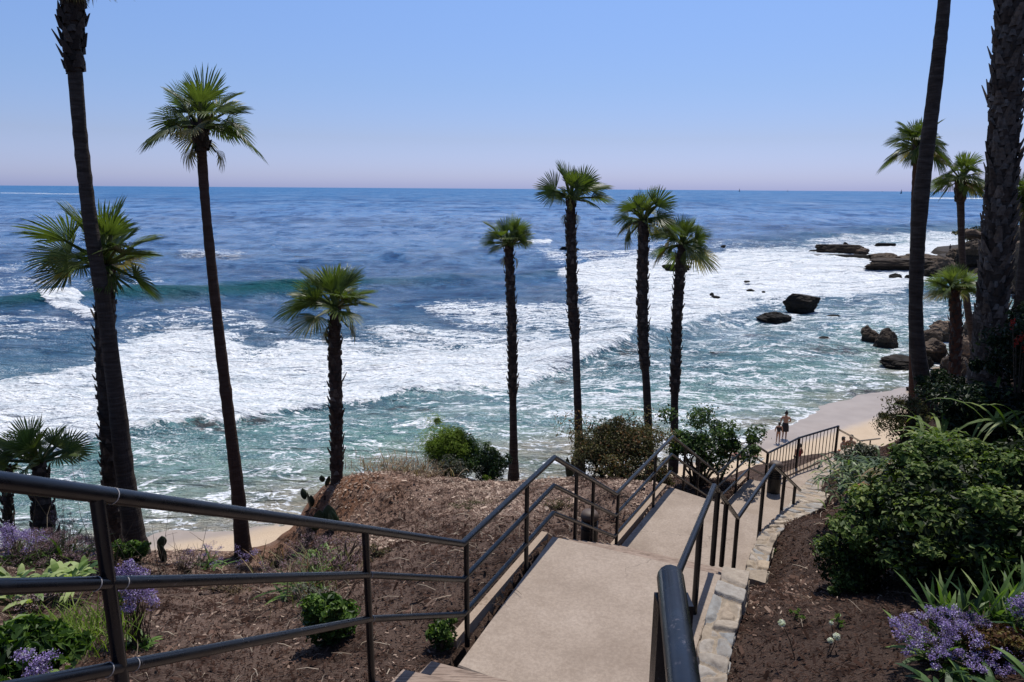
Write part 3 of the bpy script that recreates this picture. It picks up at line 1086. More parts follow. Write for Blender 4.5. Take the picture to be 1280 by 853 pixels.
def make_ground():
    xs = np.concatenate([np.arange(-26, -9, .4), np.arange(-9, 12, .1), np.arange(12, 42, .4)])
    ys = np.concatenate([np.arange(-4, 2, .2), np.arange(2, 22, .1), np.arange(22, 34, .4)])
    X, Y = np.meshgrid(xs, ys)
    Z = ground(X, Y)
    sd = polydist(X, Y, edge)
    c = atY(410, 640, 14.4)
    orange = np.exp(-(((X - c[0]) / 1.6) ** 2 + ((Y - c[1]) / 1.3) ** 2)) + sstep(.2, 1.5, sd) * .85
    litter = .25 + .75 * sstep(8.5, 11.5, Y) * (X < 3) + .6 * np.exp(-(((X + 3) / 2.5) ** 2 + ((Y - 8) / 3) ** 2))
    b = MB()
    b.grid(X, Y, Z, 0.)
    o = b.build('hillside_ground', M['soil'], smooth=True, attrs=dict(orange=np.clip(orange, 0, 1), litter=np.clip(litter, 0, 1)))
    tag(o, kind='structure')
    # beach
    X, Y = np.meshgrid(np.arange(-60, 60, .5), np.arange(4, 80, .5))
    sd = shoredist(X, Y)
    b = MB()
    b.grid(X, Y, beach_h(X, Y, sd) + .05 * fbm(X * .5, Y * .5, o=4, s=70) * (sd < 0), 0.)
    o = b.build('sandy_beach', M['sand'], smooth=True, attrs=dict(shore=np.clip(-sd, -5, 50)))
    tag(o, kind='structure')
    # far headland
    X, Y = np.meshgrid(np.arange(60, 230, .8), np.arange(60, 280, .8))
    sd = shoredist(X, Y)
    ins = -sd + 5 * fbm(X * .05, Y * .05, o=4, s=80)
    n1 = fbm(X * .12, Y * .12, o=6, s=81, g=.6)
    h = 9.0 * sstep(2, 34, ins) * (.75 + .5 * n1) + 1.6 * sstep(-1, 4, ins) + 3.2 * sstep(22, 45, ins)
    h = h + .7 * n1
    st = np.round(h / 1.3) * 1.3
    h = h * .45 + st * .55
    h = np.where(ins > -2, SEA + h - .3, SEA - 3)
    cove = sstep(104, 116, Y)
    h = SEA - 3 + (h - SEA + 3) * cove
    b = MB()
    b.grid(X, Y, h, np.clip(.15 + .8 * sstep(SEA + 2.5, SEA + 6, h) * (.5 + .9 * n1), 0, 1))
    o = b.build('rocky_headland', M['rock'])
    tag(o, kind='structure')


def scatter(n, x0, x1, y0, y1, seed, cond=None):
    r = np.random.RandomState(seed)
    u = r.rand(n)
    y = y0 + (y1 - y0) * u ** 1.25
    x = x0 + (x1 - x0) * r.rand(n)
    P = np.stack([x, y, np.zeros(n)], 1)
    m = polydist(x, y, edge) < -.1
    for poly, z in corr:
        m &= ~inpoly(x, y, [tuple(p_[:2]) for p_ in poly])
    poly = [tuple(L0[:2] + np.array([0, -3])), tuple(L0[:2]), tuple(L2[:2]), tuple(A1[:2]), tuple(A1R[:2] + [.3, 0]), tuple(E0[:2] + [.3, 0]), (1.2, -2)]
    m &= ~inpoly(x, y, poly)
    x, y = x[m], y[m]
    return x, y, ground(x, y), r


def make_litter():
    x, y, z, r = scatter(230000, -9, 9, 2.2, 18, 5)
    n = len(x)
    L = r.uniform(.004, .015, n) * (1 + .06 * y) * np.where(r.rand(n) < .03, 2.5, 1)
    Wd = L * r.uniform(.15, .6, n)
    a = r.rand(n) * 6.28
    ti, tj = r.normal(0, .35, n), r.normal(0, .35, n)
    dx = np.stack([np.cos(a), np.sin(a), ti], 1) * L[:, None]
    dy = np.stack([-np.sin(a), np.cos(a), tj], 1) * Wd[:, None]
    c = np.stack([x, y, z + .012 + .4 * L], 1)
    V = np.stack([c - dx - dy, c + dx - dy * .6, c + dx * .9 + dy, c - dx + dy * .7], 1).reshape(-1, 3)
    patch = sstep(-.15, .25, fbm(x * .8, y * .8, o=4, s=91))
    t = np.repeat(np.clip(r.beta(1.6, 2.6, n) * (.75 + .35 * patch) + .38 * sstep(7.5, 10, y) * (x < 3) * patch, 0, 1), 4)
    b = MB()
    b.add(V, np.arange(4 * n).reshape(n, 4), t)
    tag(b.build('bark_mulch', M['chip']), 'loose brown bark mulch covering the planting beds', 'mulch', kind='stuff')
    # straws and thin twigs
    x, y, z, r = scatter(4200, -8, 7, 2.6, 17, 9)
    b = MB()
    for i in range(len(x)):
        L = r.uniform(.04, .2) * (1 + .03 * y[i])
        if x[i] > 2 and r.rand() < .75:
            continue
        a = r.rand() * 6.28
        d = np.array([math.cos(a), math.sin(a), r.uniform(-.1, .25)])
        q_ = np.array([-d[1], d[0], 0]) * r.uniform(-.12, .12)
        p0 = np.array([x[i], y[i], z[i] + .015])
        w = r.uniform(.0012, .0034) * (1 + .05 * y[i])
        P = [p0, p0 + d * L * .5 + q_ * L + [0, 0, .02], p0 + d * L]
        b.tube(P, [w, w, w * .5], 3, cap=False, tint=r.rand(), mitre=False)
    tag(b.build('dry_straw', M['straw']), 'pale dry stalks and twigs strewn over the slope', 'dead stalks', kind='stuff')

# ------------------------------------------------------------------ palms


def frond(r, lp, lb, nseg=30, A=1.95, tintb=.5, droop=.3, fold=.35, brk=.5):
    """one fan leaf; petiole along +x. returns verts, quads, tint"""
    V, Fc, T = [], [], []
    n = 0
    rows = np.array([.06, .34, brk, .78, 1.0])
    tl = 1 + r.uniform(-.08, .08, nseg)
    lean = r.normal(0, .03, nseg)
    for j in range(nseg):
        a = -A + 2 * A * (j + .5) / nseg
        s = abs(a) / A
        R = lb * (1 - .30 * s ** 2) * tl[j]
        hw = A / nseg * 1.04
        tb = tintb + r.normal(0, .06)
        if r.rand() < .05:
            tb -= .15
        for k, q_ in enumerate(rows):
            w = hw * (1, 1, .92, .55, .04)[k] * q_ * R
            aa = a + lean[j] * max(0, q_ - .4) * 2
            cx, cy = math.cos(aa), math.sin(aa)
            # cupped blade folded about midrib, tips droop
            z = fold * lb * (math.sin(min(abs(a), 1.57)) ** 2) * q_ * .6 - droop * lb * max(0, q_ - .35) ** 2 * 1.1
            p_ = np.array([lp + cx * q_ * R * .92, cy * q_ * R * .92, z])
            sd = np.array([-cy, cx, 0]) * w
            up = .32 * w
            V += [p_ - sd + [0, 0, -up], p_ + [0, 0, up], p_ + sd + [0, 0, -up]]
            T += [tb - .05, tb + .06 * (k > 2), tb - .05]
        for k in range(len(rows) - 1):
            b0, b1 = n + 3 * k, n + 3 * (k + 1)
            Fc += [[b0, b0 + 1, b1 + 1, b1], [b0 + 1, b0 + 2, b1 + 2, b1 + 1]]
        n += 3 * len(rows)
    # petiole
    m = len(V)
    w = .022 * (1 + lb)
    for xx in (0, lp * .5, lp + lb * .1):
        k = w * (1.5 - xx / (lp + .1) * .8)
        V += [np.array([xx, -k, 0]), np.array([xx, 0, -k]), np.array([xx, k, 0]), np.array([xx, 0, k * .4])]
        T += [tintb * .5 + .35] * 4
    for i in range(2):
        for k in range(4):
            Fc.append([m + 4 * i + k, m + 4 * i + (k + 1) % 4, m + 4 * i + 4 + (k + 1) % 4, m + 4 * i + 4 + k])
    return np.array(V), np.array(Fc), np.array(T)


def crown(mb, c, R, n, seed, low=-.35, wind=0., tint=.5, nseg=30, top=1.45, heavy=.18, faceb=0):
    r = np.random.RandomState(seed)
    ns_ = n // 3
    for i in range(n + ns_):
        small = i >= n
        k = (i + .5) / n if not small else .1 + .8 * r.rand()
        el = top - (top - low) * k ** .85 + r.normal(0, .14)
        az = i * 2.39996 + r.normal(0, .35)
        lp = R * (.38 + .14 * r.rand())
        lb = R * (.54 + .16 * r.rand())
        q_ = r.uniform(.78, 1.12) * (.62 if small else 1)
        lp *= q_
        lb *= q_
        if el > 1.1:
            lp *= .8
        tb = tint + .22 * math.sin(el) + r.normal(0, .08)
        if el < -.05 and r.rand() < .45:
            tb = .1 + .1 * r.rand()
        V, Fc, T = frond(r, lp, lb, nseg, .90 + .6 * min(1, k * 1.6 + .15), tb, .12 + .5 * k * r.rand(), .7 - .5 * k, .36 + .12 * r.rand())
        # twist about own axis
        tw = r.normal(0, .65)
        a, b = math.cos(tw), math.sin(tw)
        V = V @ np.array([[1, 0, 0], [0, a, b], [0, -b, a]])
        # elevation
        a, b = math.cos(el), math.sin(el)
        V = V @ np.array([[a, 0, b], [0, 1, 0], [-b, 0, a]])
        a, b = math.cos(az), math.sin(az)
        V = V @ np.array([[a, b, 0], [-b, a, 0], [0, 0, 1]])
        hd_ = np.sqrt(V[:, 0] ** 2 + V[:, 1] ** 2)
        V[:, 2] -= heavy * (hd_ / R) ** 2.2 * R * (1 + .5 * r.rand())
        V[:, 0] += wind * np.linalg.norm(V, axis=1) ** 1.5 / R ** .5
        mb.add(V + c, Fc, np.clip(T, 0, 1))


def palm(label, path, Y, cr, n=26, seed=1, boots=None, red=0., bulb=None, group='fan palms growing up the bluff', name='palm_tree', droopy=.18, low=-.35, crown_at=None, tint=.5, flare=1.35, wind=0., bootsz=1., dead=0, nseg=30, stub=1.25, lite=.5, pitch=.03):
    """path: [(u, v, width px)] from crown down to the base, traced in the vertical plane Y"""
    if crown_at:
        path = [(crown_at[0], crown_at[1], path[0][2] * .8)] + path
    pts = np.array([atY(u, v, Y) for u, v, w in path])[::-1]
    rad = np.array([w * (atY(u, v, Y) @ F) / FPX / 2 for u, v, w in path])[::-1]
    # smooth resample
    s = np.concatenate([[0], np.cumsum(np.linalg.norm(np.diff(pts, axis=0), axis=1))])
    N = max(30, int(s[-1] / .12))
    t = np.linspace(0, s[-1], N)
    C = np.stack([np.interp(t, s, pts[:, i]) for i in range(3)], 1)
    Rr = np.interp(t, s, rad)
    ker = np.ones(9) / 9
    for i in range(3):
        pad = np.concatenate([np.full(4, C[0, i]) + (C[0, i] - C[4:0:-1, i]), C[:, i], np.full(4, C[-1, i]) + (C[-1, i] - C[-2:-6:-1, i])])
        C[:, i] = np.convolve(pad, ker, 'valid')
    base = C[0].copy()
    C[0] -= [0, 0, .8]
    r = np.random.RandomState(seed)
    Rr = Rr * (1 + .035 * r.normal(size=N)) * (1 + (flare - 1) * np.exp(-t / .35))
    root = empty(name, tuple(base), label, 'palm tree', group)
    m = MB()
    m.tube(C, Rr, 18, tint=red, mitre=False)
    ctr = atY(*crown_at, Y) if crown_at else C[-1]
    # leaf base stubs
    if boots or bulb:
        b = m
        lo, hi = boots if boots else (2, 1)
        ks = 0
        total = s[-1]
        spots = []
        z = total * lo
        while z < total * hi:
            spots.append((z, bootsz, lite))
            z += pitch
        if bulb:
            z = total - bulb
            while z < total + .1:
                spots.append((z, 1.5, .35))
                z += .022
        for z, sz, tn in spots:
            ks += 1
            a = ks * 2.39996 + r.normal(0, .12)
            p_ = np.array([np.interp(z, t, C[:, i]) for i in range(3)])
            R_ = np.interp(z, t, Rr)
            L = .085 * sz * r.uniform(.4, 1.3) * (1.8 if r.rand() < .06 else 1)
            w = .07 * sz * r.uniform(.7, 1.2)
            L *= stub
            rd = np.array([math.cos(a), math.sin(a), 0])
            tg = np.array([-math.sin(a), math.cos(a), 0])
            o = p_ + rd * R_ * .9
            out = r.uniform(.25, .75)
            up = np.array([0, 0, 1.])
            tip = o + rd * L * out + up * L
            V = [o - tg * w - up * .05, o + tg * w - up * .05, o + rd * .05 * sz - up * .03, tip - tg * w * .35, tip + tg * w * .35, tip + rd * .012]
            tt = 2 + np.clip(tn + r.normal(0, .16), 0, .98)
            b.addtri(V, [[0, 3, 2], [2, 3, 5], [2, 5, 4], [1, 2, 4], [3, 4, 5], [0, 1, 4], [0, 4, 3]], tt)
    m.build('trunk', M['trunk'], root, smooth=True)
    if n:
        m = MB()
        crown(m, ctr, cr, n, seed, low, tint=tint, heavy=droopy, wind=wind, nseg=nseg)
        if dead:
            rr = np.random.RandomState(seed + 9)
            for i in range(dead):
                V, Fc, T = frond(rr, cr * .35, cr * .4, 18, 1.0, .08, .8, .9, .5)
                el, az = -1.1 + .2 * rr.rand(), rr.rand() * 6.28
                a, b_ = math.cos(el), math.sin(el)
                V = V @ np.array([[a, 0, b_], [0, 1, 0], [-b_, 0, a]])
                a, b_ = math.cos(az), math.sin(az)
                V = V @ np.array([[a, b_, 0], [-b_, a, 0], [0, 0, 1]])
                m.add(V + ctr - [0, 0, .1], Fc, np.clip(T, 0, 1))
        m.build('crown', M['frond'], root)
    return root


def make_palms():
    def R(px, Y, v=300):
        return px * (atY(640, v, Y) @ F) / FPX
    palm('very tall smooth dark palm at far left, its crown cut off by the sky above', [(88, -48, 26), (90, -6, 26), (91, 60, 20), (93, 78, 16), (100, 170, 16), (114, 290, 16.5), (130, 380, 17.5), (146, 500, 19.5), (157, 600, 21.5), (172, 692, 24)], 12.6, R(62, 12.6), 20, 11, 
         bulb=1.75, low=-.5, droopy=.3, dead=5)
    palm('rough trunked palm hidden behind the very tall left palm, wide spiky crown', [(133, 348, 20), (131, 400, 23), (133, 470, 22), (138, 560, 21), (140, 620, 20), (143, 692, 20)], 13.3, R(86, 13.3), 22, 25, boots=(.05, 1.), low=-.15, droopy=.10, crown_at=(132, 330))
    palm('second tall palm from the left, reddish smooth trunk, ragged crown against the sky', [(251, 172, 13), (252, 190, 12), (256, 250, 11.5), (264, 330, 12), (274, 420, 13), (286, 520, 14), (296, 600, 15.5), (305, 700, 18)], 13.6, R(72, 13.6), 21, 32, bulb=.45, red=.45, low=-.25, droopy=.25,
         crown_at=(251, 158), dead=2)
    palm('shortish palm on the red soil bluff edge in front of the white surf', [(418, 398, 13), (418, 430, 15), (420, 500, 14.5), (421, 560, 13.5), (421, 612, 13)], 15.0, R(66, 15.0), 21, 43, boots=(.1, 1.), red=.25, low=-.15, droopy=.10, dead=2, crown_at=(419, 384))
    palm('slim palm beside the bright green bush, lowest crown of the middle row', [(636, 312, 11), (637, 340, 10.5), (640, 400, 11), (641, 480, 11), (641, 500, 9), (642, 545, 10), (642, 602, 13)], 20.0, R(42, 20), 21, 54, boots=(.38, 1.), low=-.05, droopy=.10, crown_at=(636, 305), dead=2)
    palm('tallest palm in the middle row, its crown rising over the horizon', [(713, 254, 11), (714, 300, 12), (715, 380, 12.5), (718, 402, 14), (719, 420, 9.5), (722, 500, 9.5), (725, 590, 12)], 19.5, R(47, 19.5), 22, 67, boots=(.5, 1.), low=-.1, droopy=.10, crown_at=(714, 248), dead=2)
    palm('windblown palm left of a close pair at the horizon, trunk leaning right', [(805, 288, 12), (803, 340, 13), (803, 400, 13), (805, 450, 12), (807, 460, 9.5), (811, 545, 10), (813, 600, 12)], 19.0, R(46, 19), 20, 71, boots=(.45, 1.), low=-.4, droopy=.24, crown_at=(804, 276), wind=.06)
    palm('windblown palm right of a close pair, drooping crown just below the horizon', [(851, 318, 11), (849, 350, 12), (846, 400, 12), (844, 480, 11.5), (843, 498, 9), (843, 560, 10)], 19.5, R(48, 19.5), 20, 86, boots=(.28, 1.), low=-.45, droopy=.28, crown_at=(853, 306), wind=.07)
    palm('small young palm low at far left, just above the top rail', [(49, 590, 15), (51, 605, 17), (54, 640, 20), (58, 690, 22)], 11.9, R(74, 11.9), 14, 98, boots=(.1, 1.), low=.15, droopy=.10, crown_at=(49, 578), bootsz=1.3, nseg=24)
    palm('tiny palm top poking in at the left edge beside the young palm', [(8, 590, 7), (10, 640, 9), (12, 690, 10)], 12.0, R(26, 12), 8, 101, boots=(.2, 1.), low=-.5, droopy=.3, crown_at=(9, 586), nseg=20)
    palm('dark smooth leaning palm trunk at right, crown above the photo', [(1184, -60, 13), (1181, 0, 14.5), (1169, 106, 16), (1160, 176, 17), (1151, 246, 18), (1147, 300, 17), (1144, 392, 16), (1147, 443, 17.5), (1156, 494, 20), (1165, 532, 25)], 14.5, R(80, 14.5), 0, 113)
    palm('far palm half hidden behind the dark leaning trunk, crown above the horizon', [(1147, 198, 9), (1146, 215, 10), (1143, 260, 8), (1141, 350, 8), (1141, 460, 9), (1142, 520, 11)], 25.0, R(45, 25), 24, 127, bulb=.6, red=.6, low=-.35, droopy=.3, crown_at=(1147, 184))
    palm('far slim palm between the dark leaning trunk and the massive rough trunk', [(1200, 236, 10), (1201, 262, 8), (1202, 310, 7.5), (1205, 350, 7.5), (1210, 390, 8), (1219, 440, 9), (1226, 500, 11)], 27.0, R(40, 27), 24, 139, bulb=.8, low=-.45, droopy=.35, crown_at=(1201, 225))
    palm('massive palm trunk at right covered in criss cross leaf stubs', [(1269, -70, 31), (1265, 0, 31), (1258, 106, 32), (1255, 176, 31), (1251, 246, 30), (1247, 300, 30), (1238, 400, 31), (1234, 480, 34)], 11.7, R(90, 11.7), 0, 141, boots=(.02, 1.), bootsz=1.15, stub=1.35, lite=.62, pitch=.011)
    palm('palm behind the right edge, its fronds showing past the massive trunk', [(1284, 262, 12), (1283, 300, 13), (1280, 340, 15), (1275, 400, 17), (1268, 470, 20)], 13.5, R(40, 13.5), 22, 156, boots=(.1, .5), low=-.6, droopy=.4, crown_at=(1278, 248))
    palm('short bright green palm with a reddish trunk, in front of the shore rocks', [(1195, 378, 12), (1195, 400, 13), (1194, 450, 13.5), (1191, 500, 15), (1189, 540, 16)], 18.5, R(38, 18.5), 22, 163, boots=(.0, 1.), red=.9, low=-.15, droopy=.18, crown_at=(1191, 362), tint=.62)

# ------------------------------------------------------------------ plants


def leafset(mb, C, N, size, r, aspect=.5, tint=(.5, .2), curl=.25, jitter=.6):
    """diamond leaves at points C facing N"""
    n = len(C)
    N = N + r.normal(0, jitter, (n, 3))
    N /= np.linalg.norm(N, axis=1)[:, None] + 1e-9
    a = r.normal(size=(n, 3))
    T = np.cross(N, a)
    T /= np.linalg.norm(T, axis=1)[:, None] + 1e-9
    B = np.cross(N, T)
    L = size * r.uniform(.55, 1.3, n)[:, None]
    w = L * aspect
    V = np.stack([C - T * L * .5, C - T * L * .05 + B * w * .5 + N * w * curl, C + T * L * .5 - N * L * .12, C - T * L * .05 - B * w * .5 + N * w * curl], 1)
    tt = np.clip(r.normal(tint[0], tint[1], n), 0, 1)
    f = np.arange(4 * n).reshape(n, 4)
    # two triangles folded on the midrib
    f = np.concatenate([np.stack([f[:, 0], f[:, 1], f[:, 2], f[:, 2]], 1), np.stack([f[:, 0], f[:, 2], f[:, 3], f[:, 3]], 1)])
    mb.add(V.reshape(-1, 3), f, np.repeat(tt, 4))


def bush(name, label, cat, c, dims, n, size, mat, seed, lumps=26, aspect=.5, up=.3, stems=8, stemmat='stem', group=None, tint=(.5, .2), lump=.33, extra=None, core=True, jitter=.6):
    """c = ground point, dims = half widths x,y and height"""
    r = np.random.RandomState(seed)
    c = np.asarray(c, float)
    rx, ry, hz = dims
    root = empty(name, tuple(c), label, cat, group)
    mb = MB()
    per = n // lumps
    cen = c + [0, 0, hz * .45]
    tips = []
    for i in range(lumps):
        d = r.normal(size=3)
        d /= np.linalg.norm(d)
        if d[2] < -.35:
            d[2] = -d[2] * .5
        k = r.uniform(.5, 1.12) * (1 + .35 * math.sin(d[0] * 3 + seed) * math.cos(d[2] * 4 + seed * 2))
        lc = cen + d * [rx * .80, ry * .80, hz * .50] * k
        tips.append(lc)
        lr = lump * r.choice([.35, .55, .8, 1.05]) * r.uniform(.8, 1.2) * np.array([rx, ry, hz * .6])
        q_ = r.normal(size=(per, 3))
        q_ /= np.linalg.norm(q_, axis=1)[:, None]
        rad = (r.uniform(.5, 1.0, per) + (r.rand(per) < .10) * r.uniform(.1, .5, per))[:, None]
        P = lc + q_ * rad * lr
        P[:, 2] = np.maximum(P[:, 2], c[2] - .05 + .1 * r.rand(per))
        N = q_ + [0, 0, up]
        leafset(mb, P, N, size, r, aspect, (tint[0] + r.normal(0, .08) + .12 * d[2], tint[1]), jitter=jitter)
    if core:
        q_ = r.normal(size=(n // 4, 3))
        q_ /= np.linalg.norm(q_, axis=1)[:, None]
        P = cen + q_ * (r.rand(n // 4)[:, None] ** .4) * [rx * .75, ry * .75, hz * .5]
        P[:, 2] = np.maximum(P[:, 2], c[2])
        leafset(mb, P, q_, size * 1.2, r, aspect, (.05, .05))  # inner leaves tinted near black, painting the shade deep inside the bush
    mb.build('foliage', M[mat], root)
    if stems:
        sb = MB()
        for i in range(stems):
            t = tips[i % len(tips)]
            a = c + [r.normal(0, rx * .12), r.normal(0, ry * .12), -.05]
            mid = (a + t) / 2 + r.normal(0, .08, 3) * [rx, ry, hz]
            sb.tube([a, mid, t], [.014 * (1 + hz), .009 * (1 + hz), .004], 5, cap=False, tint=r.rand() * .6, mitre=False)
        sb.build('stem', M[stemmat], root)
    return root


def blades(mb, c, n, L, w, r, spread=.9, up=.6, tint=(.5, .2), droop=.6, rad=.1, curl=0.):
    """arching strap leaves"""
    for i in range(n):
        a = r.rand() * 6.28
        o = np.asarray(c) + [r.normal(0, rad), r.normal(0, rad), 0]
        sp = spread * r.uniform(.2, 1.1)
        d = np.array([math.cos(a) * sp, math.sin(a) * sp, up])
        d /= np.linalg.norm(d)
        l = L * r.uniform(.55, 1.15)
        tg = np.array([-math.sin(a), math.cos(a), 0])
        ks = 6
        V, T = [], []
        p_ = o.copy()
        dd = d.copy()
        tb = np.clip(r.normal(*tint), 0, 1)
        for k in range(ks + 1):
            t = k / ks
            ww = w * (.75 + .6 * t) * (1 - t ** 2.5) ** .8 if t < 1 else .0005
            ww = max(ww, .0006)
            V += [p_ - tg * ww + [0, 0, ww * .25], p_ + tg * ww + [0, 0, ww * .25]]
            T += [np.clip(tb + .15 * t, 0, 1)] * 2
            p_ = p_ + dd * l / ks
            dd = dd + np.array([0, 0, -droop / ks * 1.6])
            if curl:
                dd = dd + tg * curl / ks * r.normal(1, .5)
            dd /= np.linalg.norm(dd)
        f = [[2 * k, 2 * k + 1, 2 * k + 3, 2 * k + 2] for k in range(ks)]
        mb.add(V, f, T)


def strap_plant(name, label, cat, c, n, L, w, mat, seed, spread=.9, up=.6, droop=.6, rad=.1, tint=(.5, .2), group=None, clumps=1, area=(0, 0), curl=0.):
    r = np.random.RandomState(seed)
    root = empty(name, tuple(np.asarray(c, float)), label, cat, group)
    mb = MB()
    for k in range(clumps):
        o = np.asarray(c, float) + [r.uniform(-1, 1) * area[0], r.uniform(-1, 1) * area[1], 0]
        if clumps > 1:
            o[2] = max(o[2], float(ground(o[0], o[1]))) + (area[2] * r.rand() if len(area) > 2 else 0)
        blades(mb, o, n, L, w, r, spread, up, tint, droop, rad, curl)
    mb.build('leaf_clump', M[mat], root)
    return root


def statice(label, c, dims, heads, seed, mat='purple', leaf='weed', group='clumps of sea lavender', size=.016, name='sea_lavender', leafn=60, stemh=None, headr=.055, dens=90):
    """flower clusters on branching stems over a basal rosette"""
    r = np.random.RandomState(seed)
    c = np.asarray(c, float)
    rx, ry, hz = dims
    root = empty(name, tuple(c), label, 'flowering plant', group)
    fb, sb = MB(), MB()
    apart = heads <= 70
    for i in range(heads):
        a = r.rand() * 6.28
        k = math.sqrt(r.rand())
        hc = c + [math.cos(a) * rx * k, math.sin(a) * ry * k, hz * (1 - .45 * k * k) * r.uniform(.75, 1.08)]
        base = c + [r.normal(0, .05), r.normal(0, .05), 0]
        mid = (base + hc) / 2 + [r.normal(0, .03), r.normal(0, .03), .0]
        sb.tube([base, mid, hc], [.004, .003, .002], 4, cap=False, tint=.6 * r.rand(), mitre=False)
        nn = int(dens * r.uniform(.6, 1.3))
        q_ = r.normal(size=(nn, 3))
        q_ /= np.linalg.norm(q_, axis=1)[:, None]
        P = hc + q_ * np.array([1.15, 1.15, .65]) * headr * r.uniform(.4, 1.1, nn)[:, None] * r.uniform(.7, 1.3)
        leafset(fb, P, q_, size, r, .8, (.5 + r.normal(0, .1), .25))
        if apart:
            fb.build('flower_head', M[mat], root)
            fb = MB()
    if not apart:
        fb.build('flower_head', M[mat], root)
    sb.build('stem', M['stem'], root)
    if leafn:
        lb = MB()
        blades(lb, c, leafn, max(.12, rx * .9), .022, r, 1.2, .5, (.5, .25), .5, rx * .25)
        lb.build('leaf_clump', M[leaf], root)
    return root


def G3(u, v, Y):
    """ground point seen at that bearing and range"""
    p_ = atY(u, v, Y)
    p_[2] = float(ground(p_[0], p_[1]))
    return p_


def hit(u, v, t0=1.5):
    """first point of the hillside along that bearing"""
    d = ray(u, v)
    t = t0 * 1.012 ** np.arange(330)
    P = d[None] * t[:, None]
    g = ground(P[:, 0], P[:, 1])
    k = np.argmax(P[:, 2] < g)
    p_ = P[k].copy()
    p_[2] = g[k]
    return p_


def make_plants():
    def HB(u, v, dy=0.):
        p_ = hit(u, v)
        if dy:
            k = p_[:2] / np.linalg.norm(p_[:2])
            p_[:2] += k * dy
            p_[2] = float(ground(p_[0], p_[1]))
        return p_
    # --- bluff edge
    bush('shrub', 'feathery bright green bush at the bluff edge left of the slim palm', 'bush', G3(566, 592, 17.4), (1.0, .7, 1.55), 21000, .07, 'bright', 201, 80, .26, 1.5, 6, tint=(.85, .2), lump=.36, jitter=.4)
    bush('shrub', 'round dark leaved bush standing against the feathery bright green one', 'bush', G3(611, 597, 17.0), (.58, .45, 1.2), 7000, .06, 'glossy', 202, 40, .6, .2, 5, tint=(.42, .25))
    bush('shrub', 'low silvery grey bush at the foot of the feathery green bush', 'bush', G3(566, 600, 16.6), (.75, .35, .62), 1700, .045, 'pale', 203, 18, .5, .2, 5, tint=(.55, .25))
    strap_plant('dry_grass', 'tuft of thin straw coloured grass on the bluff edge', 'grass tuft', G3(500, 602, 16.4), 46, .42, .009, 'drygrass', 204, 1.5, 1.0, .5, .35, (.5, .3), clumps=16, area=(.85, .45))
    strap_plant('dry_grass', 'sparse thin grass leaning over the water behind the red soil', 'grass tuft', G3(452, 606, 15.8), 14, .5, .004, 'drygrass', 205, 1.1, 1.0, .3, .25, (.6, .2), clumps=3, area=(.5, .2))
    bush('shrub', 'wide dry olive and brown shrub behind the upper railing bend', 'bush', G3(768, 612, 14.6), (1.30, .9, 1.62), 19000, .06, 'olive', 206, 80, .5, .6, 18, tint=(.6, .28), jitter=.8)
    bush('shrub', 'open green shrub of rounded glossy leaves overlooking the beach', 'bush', G3(872, 612, 15.6), (1.35, .8, 1.95), 8500, .085, 'glossy', 207, 46, .6, .5, 18, tint=(.5, .3), lump=.25, core=False)
    bush('shrub', 'small rusty and green shrub by the railing crest', 'bush', G3(826, 600, 14.0), (.40, .35, 1.0), 1500, .06, 'olive', 208, 14, .5, .4, 6, tint=(.75, .25))
    bush('weed', 'tiny lime green weed in the mulch below the round bush', 'weed', G3(607, 606, 15.8), (.14, .12, .22), 240, .05, 'bright', 209, 6, .5, .5, 0, tint=(.8, .15), core=False)
    bush('weed', 'faint grey green weeds on the mulch in the middle of the slope', 'weed', G3(596, 645, 11.6), (.6, .25, .14), 700, .035, 'olive', 210, 14, .3, .5, 0, tint=(.35, .2), core=False)
    # --- left slope
    bush('leafy_weed', 'bushy green weed behind the second railing post', 'weed', HB(412, 812, .2), (.33, .28, .50), 2600, .06, 'weed', 211, 18, .5, .5, 8, tint=(.45, .25))
    bush('leafy_weed', 'small bright weed at the corner of the first landing', 'weed', HB(553, 822, .1), (.17, .15, .27), 1000, .045, 'weed', 212, 12, .45, .6, 4, tint=(.55, .25))
    bush('leafy_weed', 'patch of low green leaves around the base of the very tall palm', 'weed', HB(165, 705, .2), (.38, .25, .42), 1100, .07, 'weed', 213, 14, .5, .4, 5, tint=(.45, .25))
    bush('leafy_plant', 'broad leaved green plant in the lower left corner', 'plant', HB(28, 850, .15), (.42, .4, .42), 1500, .10, 'weed', 214, 26, .5, .5, 14, tint=(.45, .28), core=True)
    strap_plant('leafy_plant', 'pale broad leaved rosette behind the middle rail at left', 'plant', HB(35, 748), 18, .30, .045, 'strap', 215, 1.2, .8, .8, .1, (.85, .2), clumps=6, area=(.5, .3, .1))
    strap_plant('grass_clump', 'fine bright green grass between the nearest post and the corner plant', 'grass', HB(105, 825), 60, .34, .005, 'bright', 216, .8, .9, .4, .14, (.55, .25), clumps=7, area=(.28, .4, .05))
    strap_plant('grass_clump', 'dry and green grass in front of the statice by the second post', 'grass', HB(385, 745), 16, .42, .006, 'olive', 217, .8, .9, .4, .2, (.6, .25), clumps=7, area=(.6, .6, .05))
    statice('big purple sea lavender seen right of the nearest post', HB(172, 812), (.20, .2, .92), 60, 218, headr=.055, dens=90)
    statice('small purple sea lavender at the lower left beside the lowest rail', HB(48, 862), (.13, .12, .30), 10, 219, headr=.05)
    statice('pale lilac sea lavender at the left edge under the young palm', HB(22, 705), (.50, .3, .62), 60, 220, headr=.075, dens=100)
    statice('dull mauve sea lavender mass at the left edge going to seed', HB(60, 712), (.95, .5, .58), 130, 221, 'mauve', headr=.075, dens=80)
    statice('deep violet sea lavender left of the nearest post top', HB(108, 708), (.42, .25, .46), 36, 222, headr=.06, dens=80)
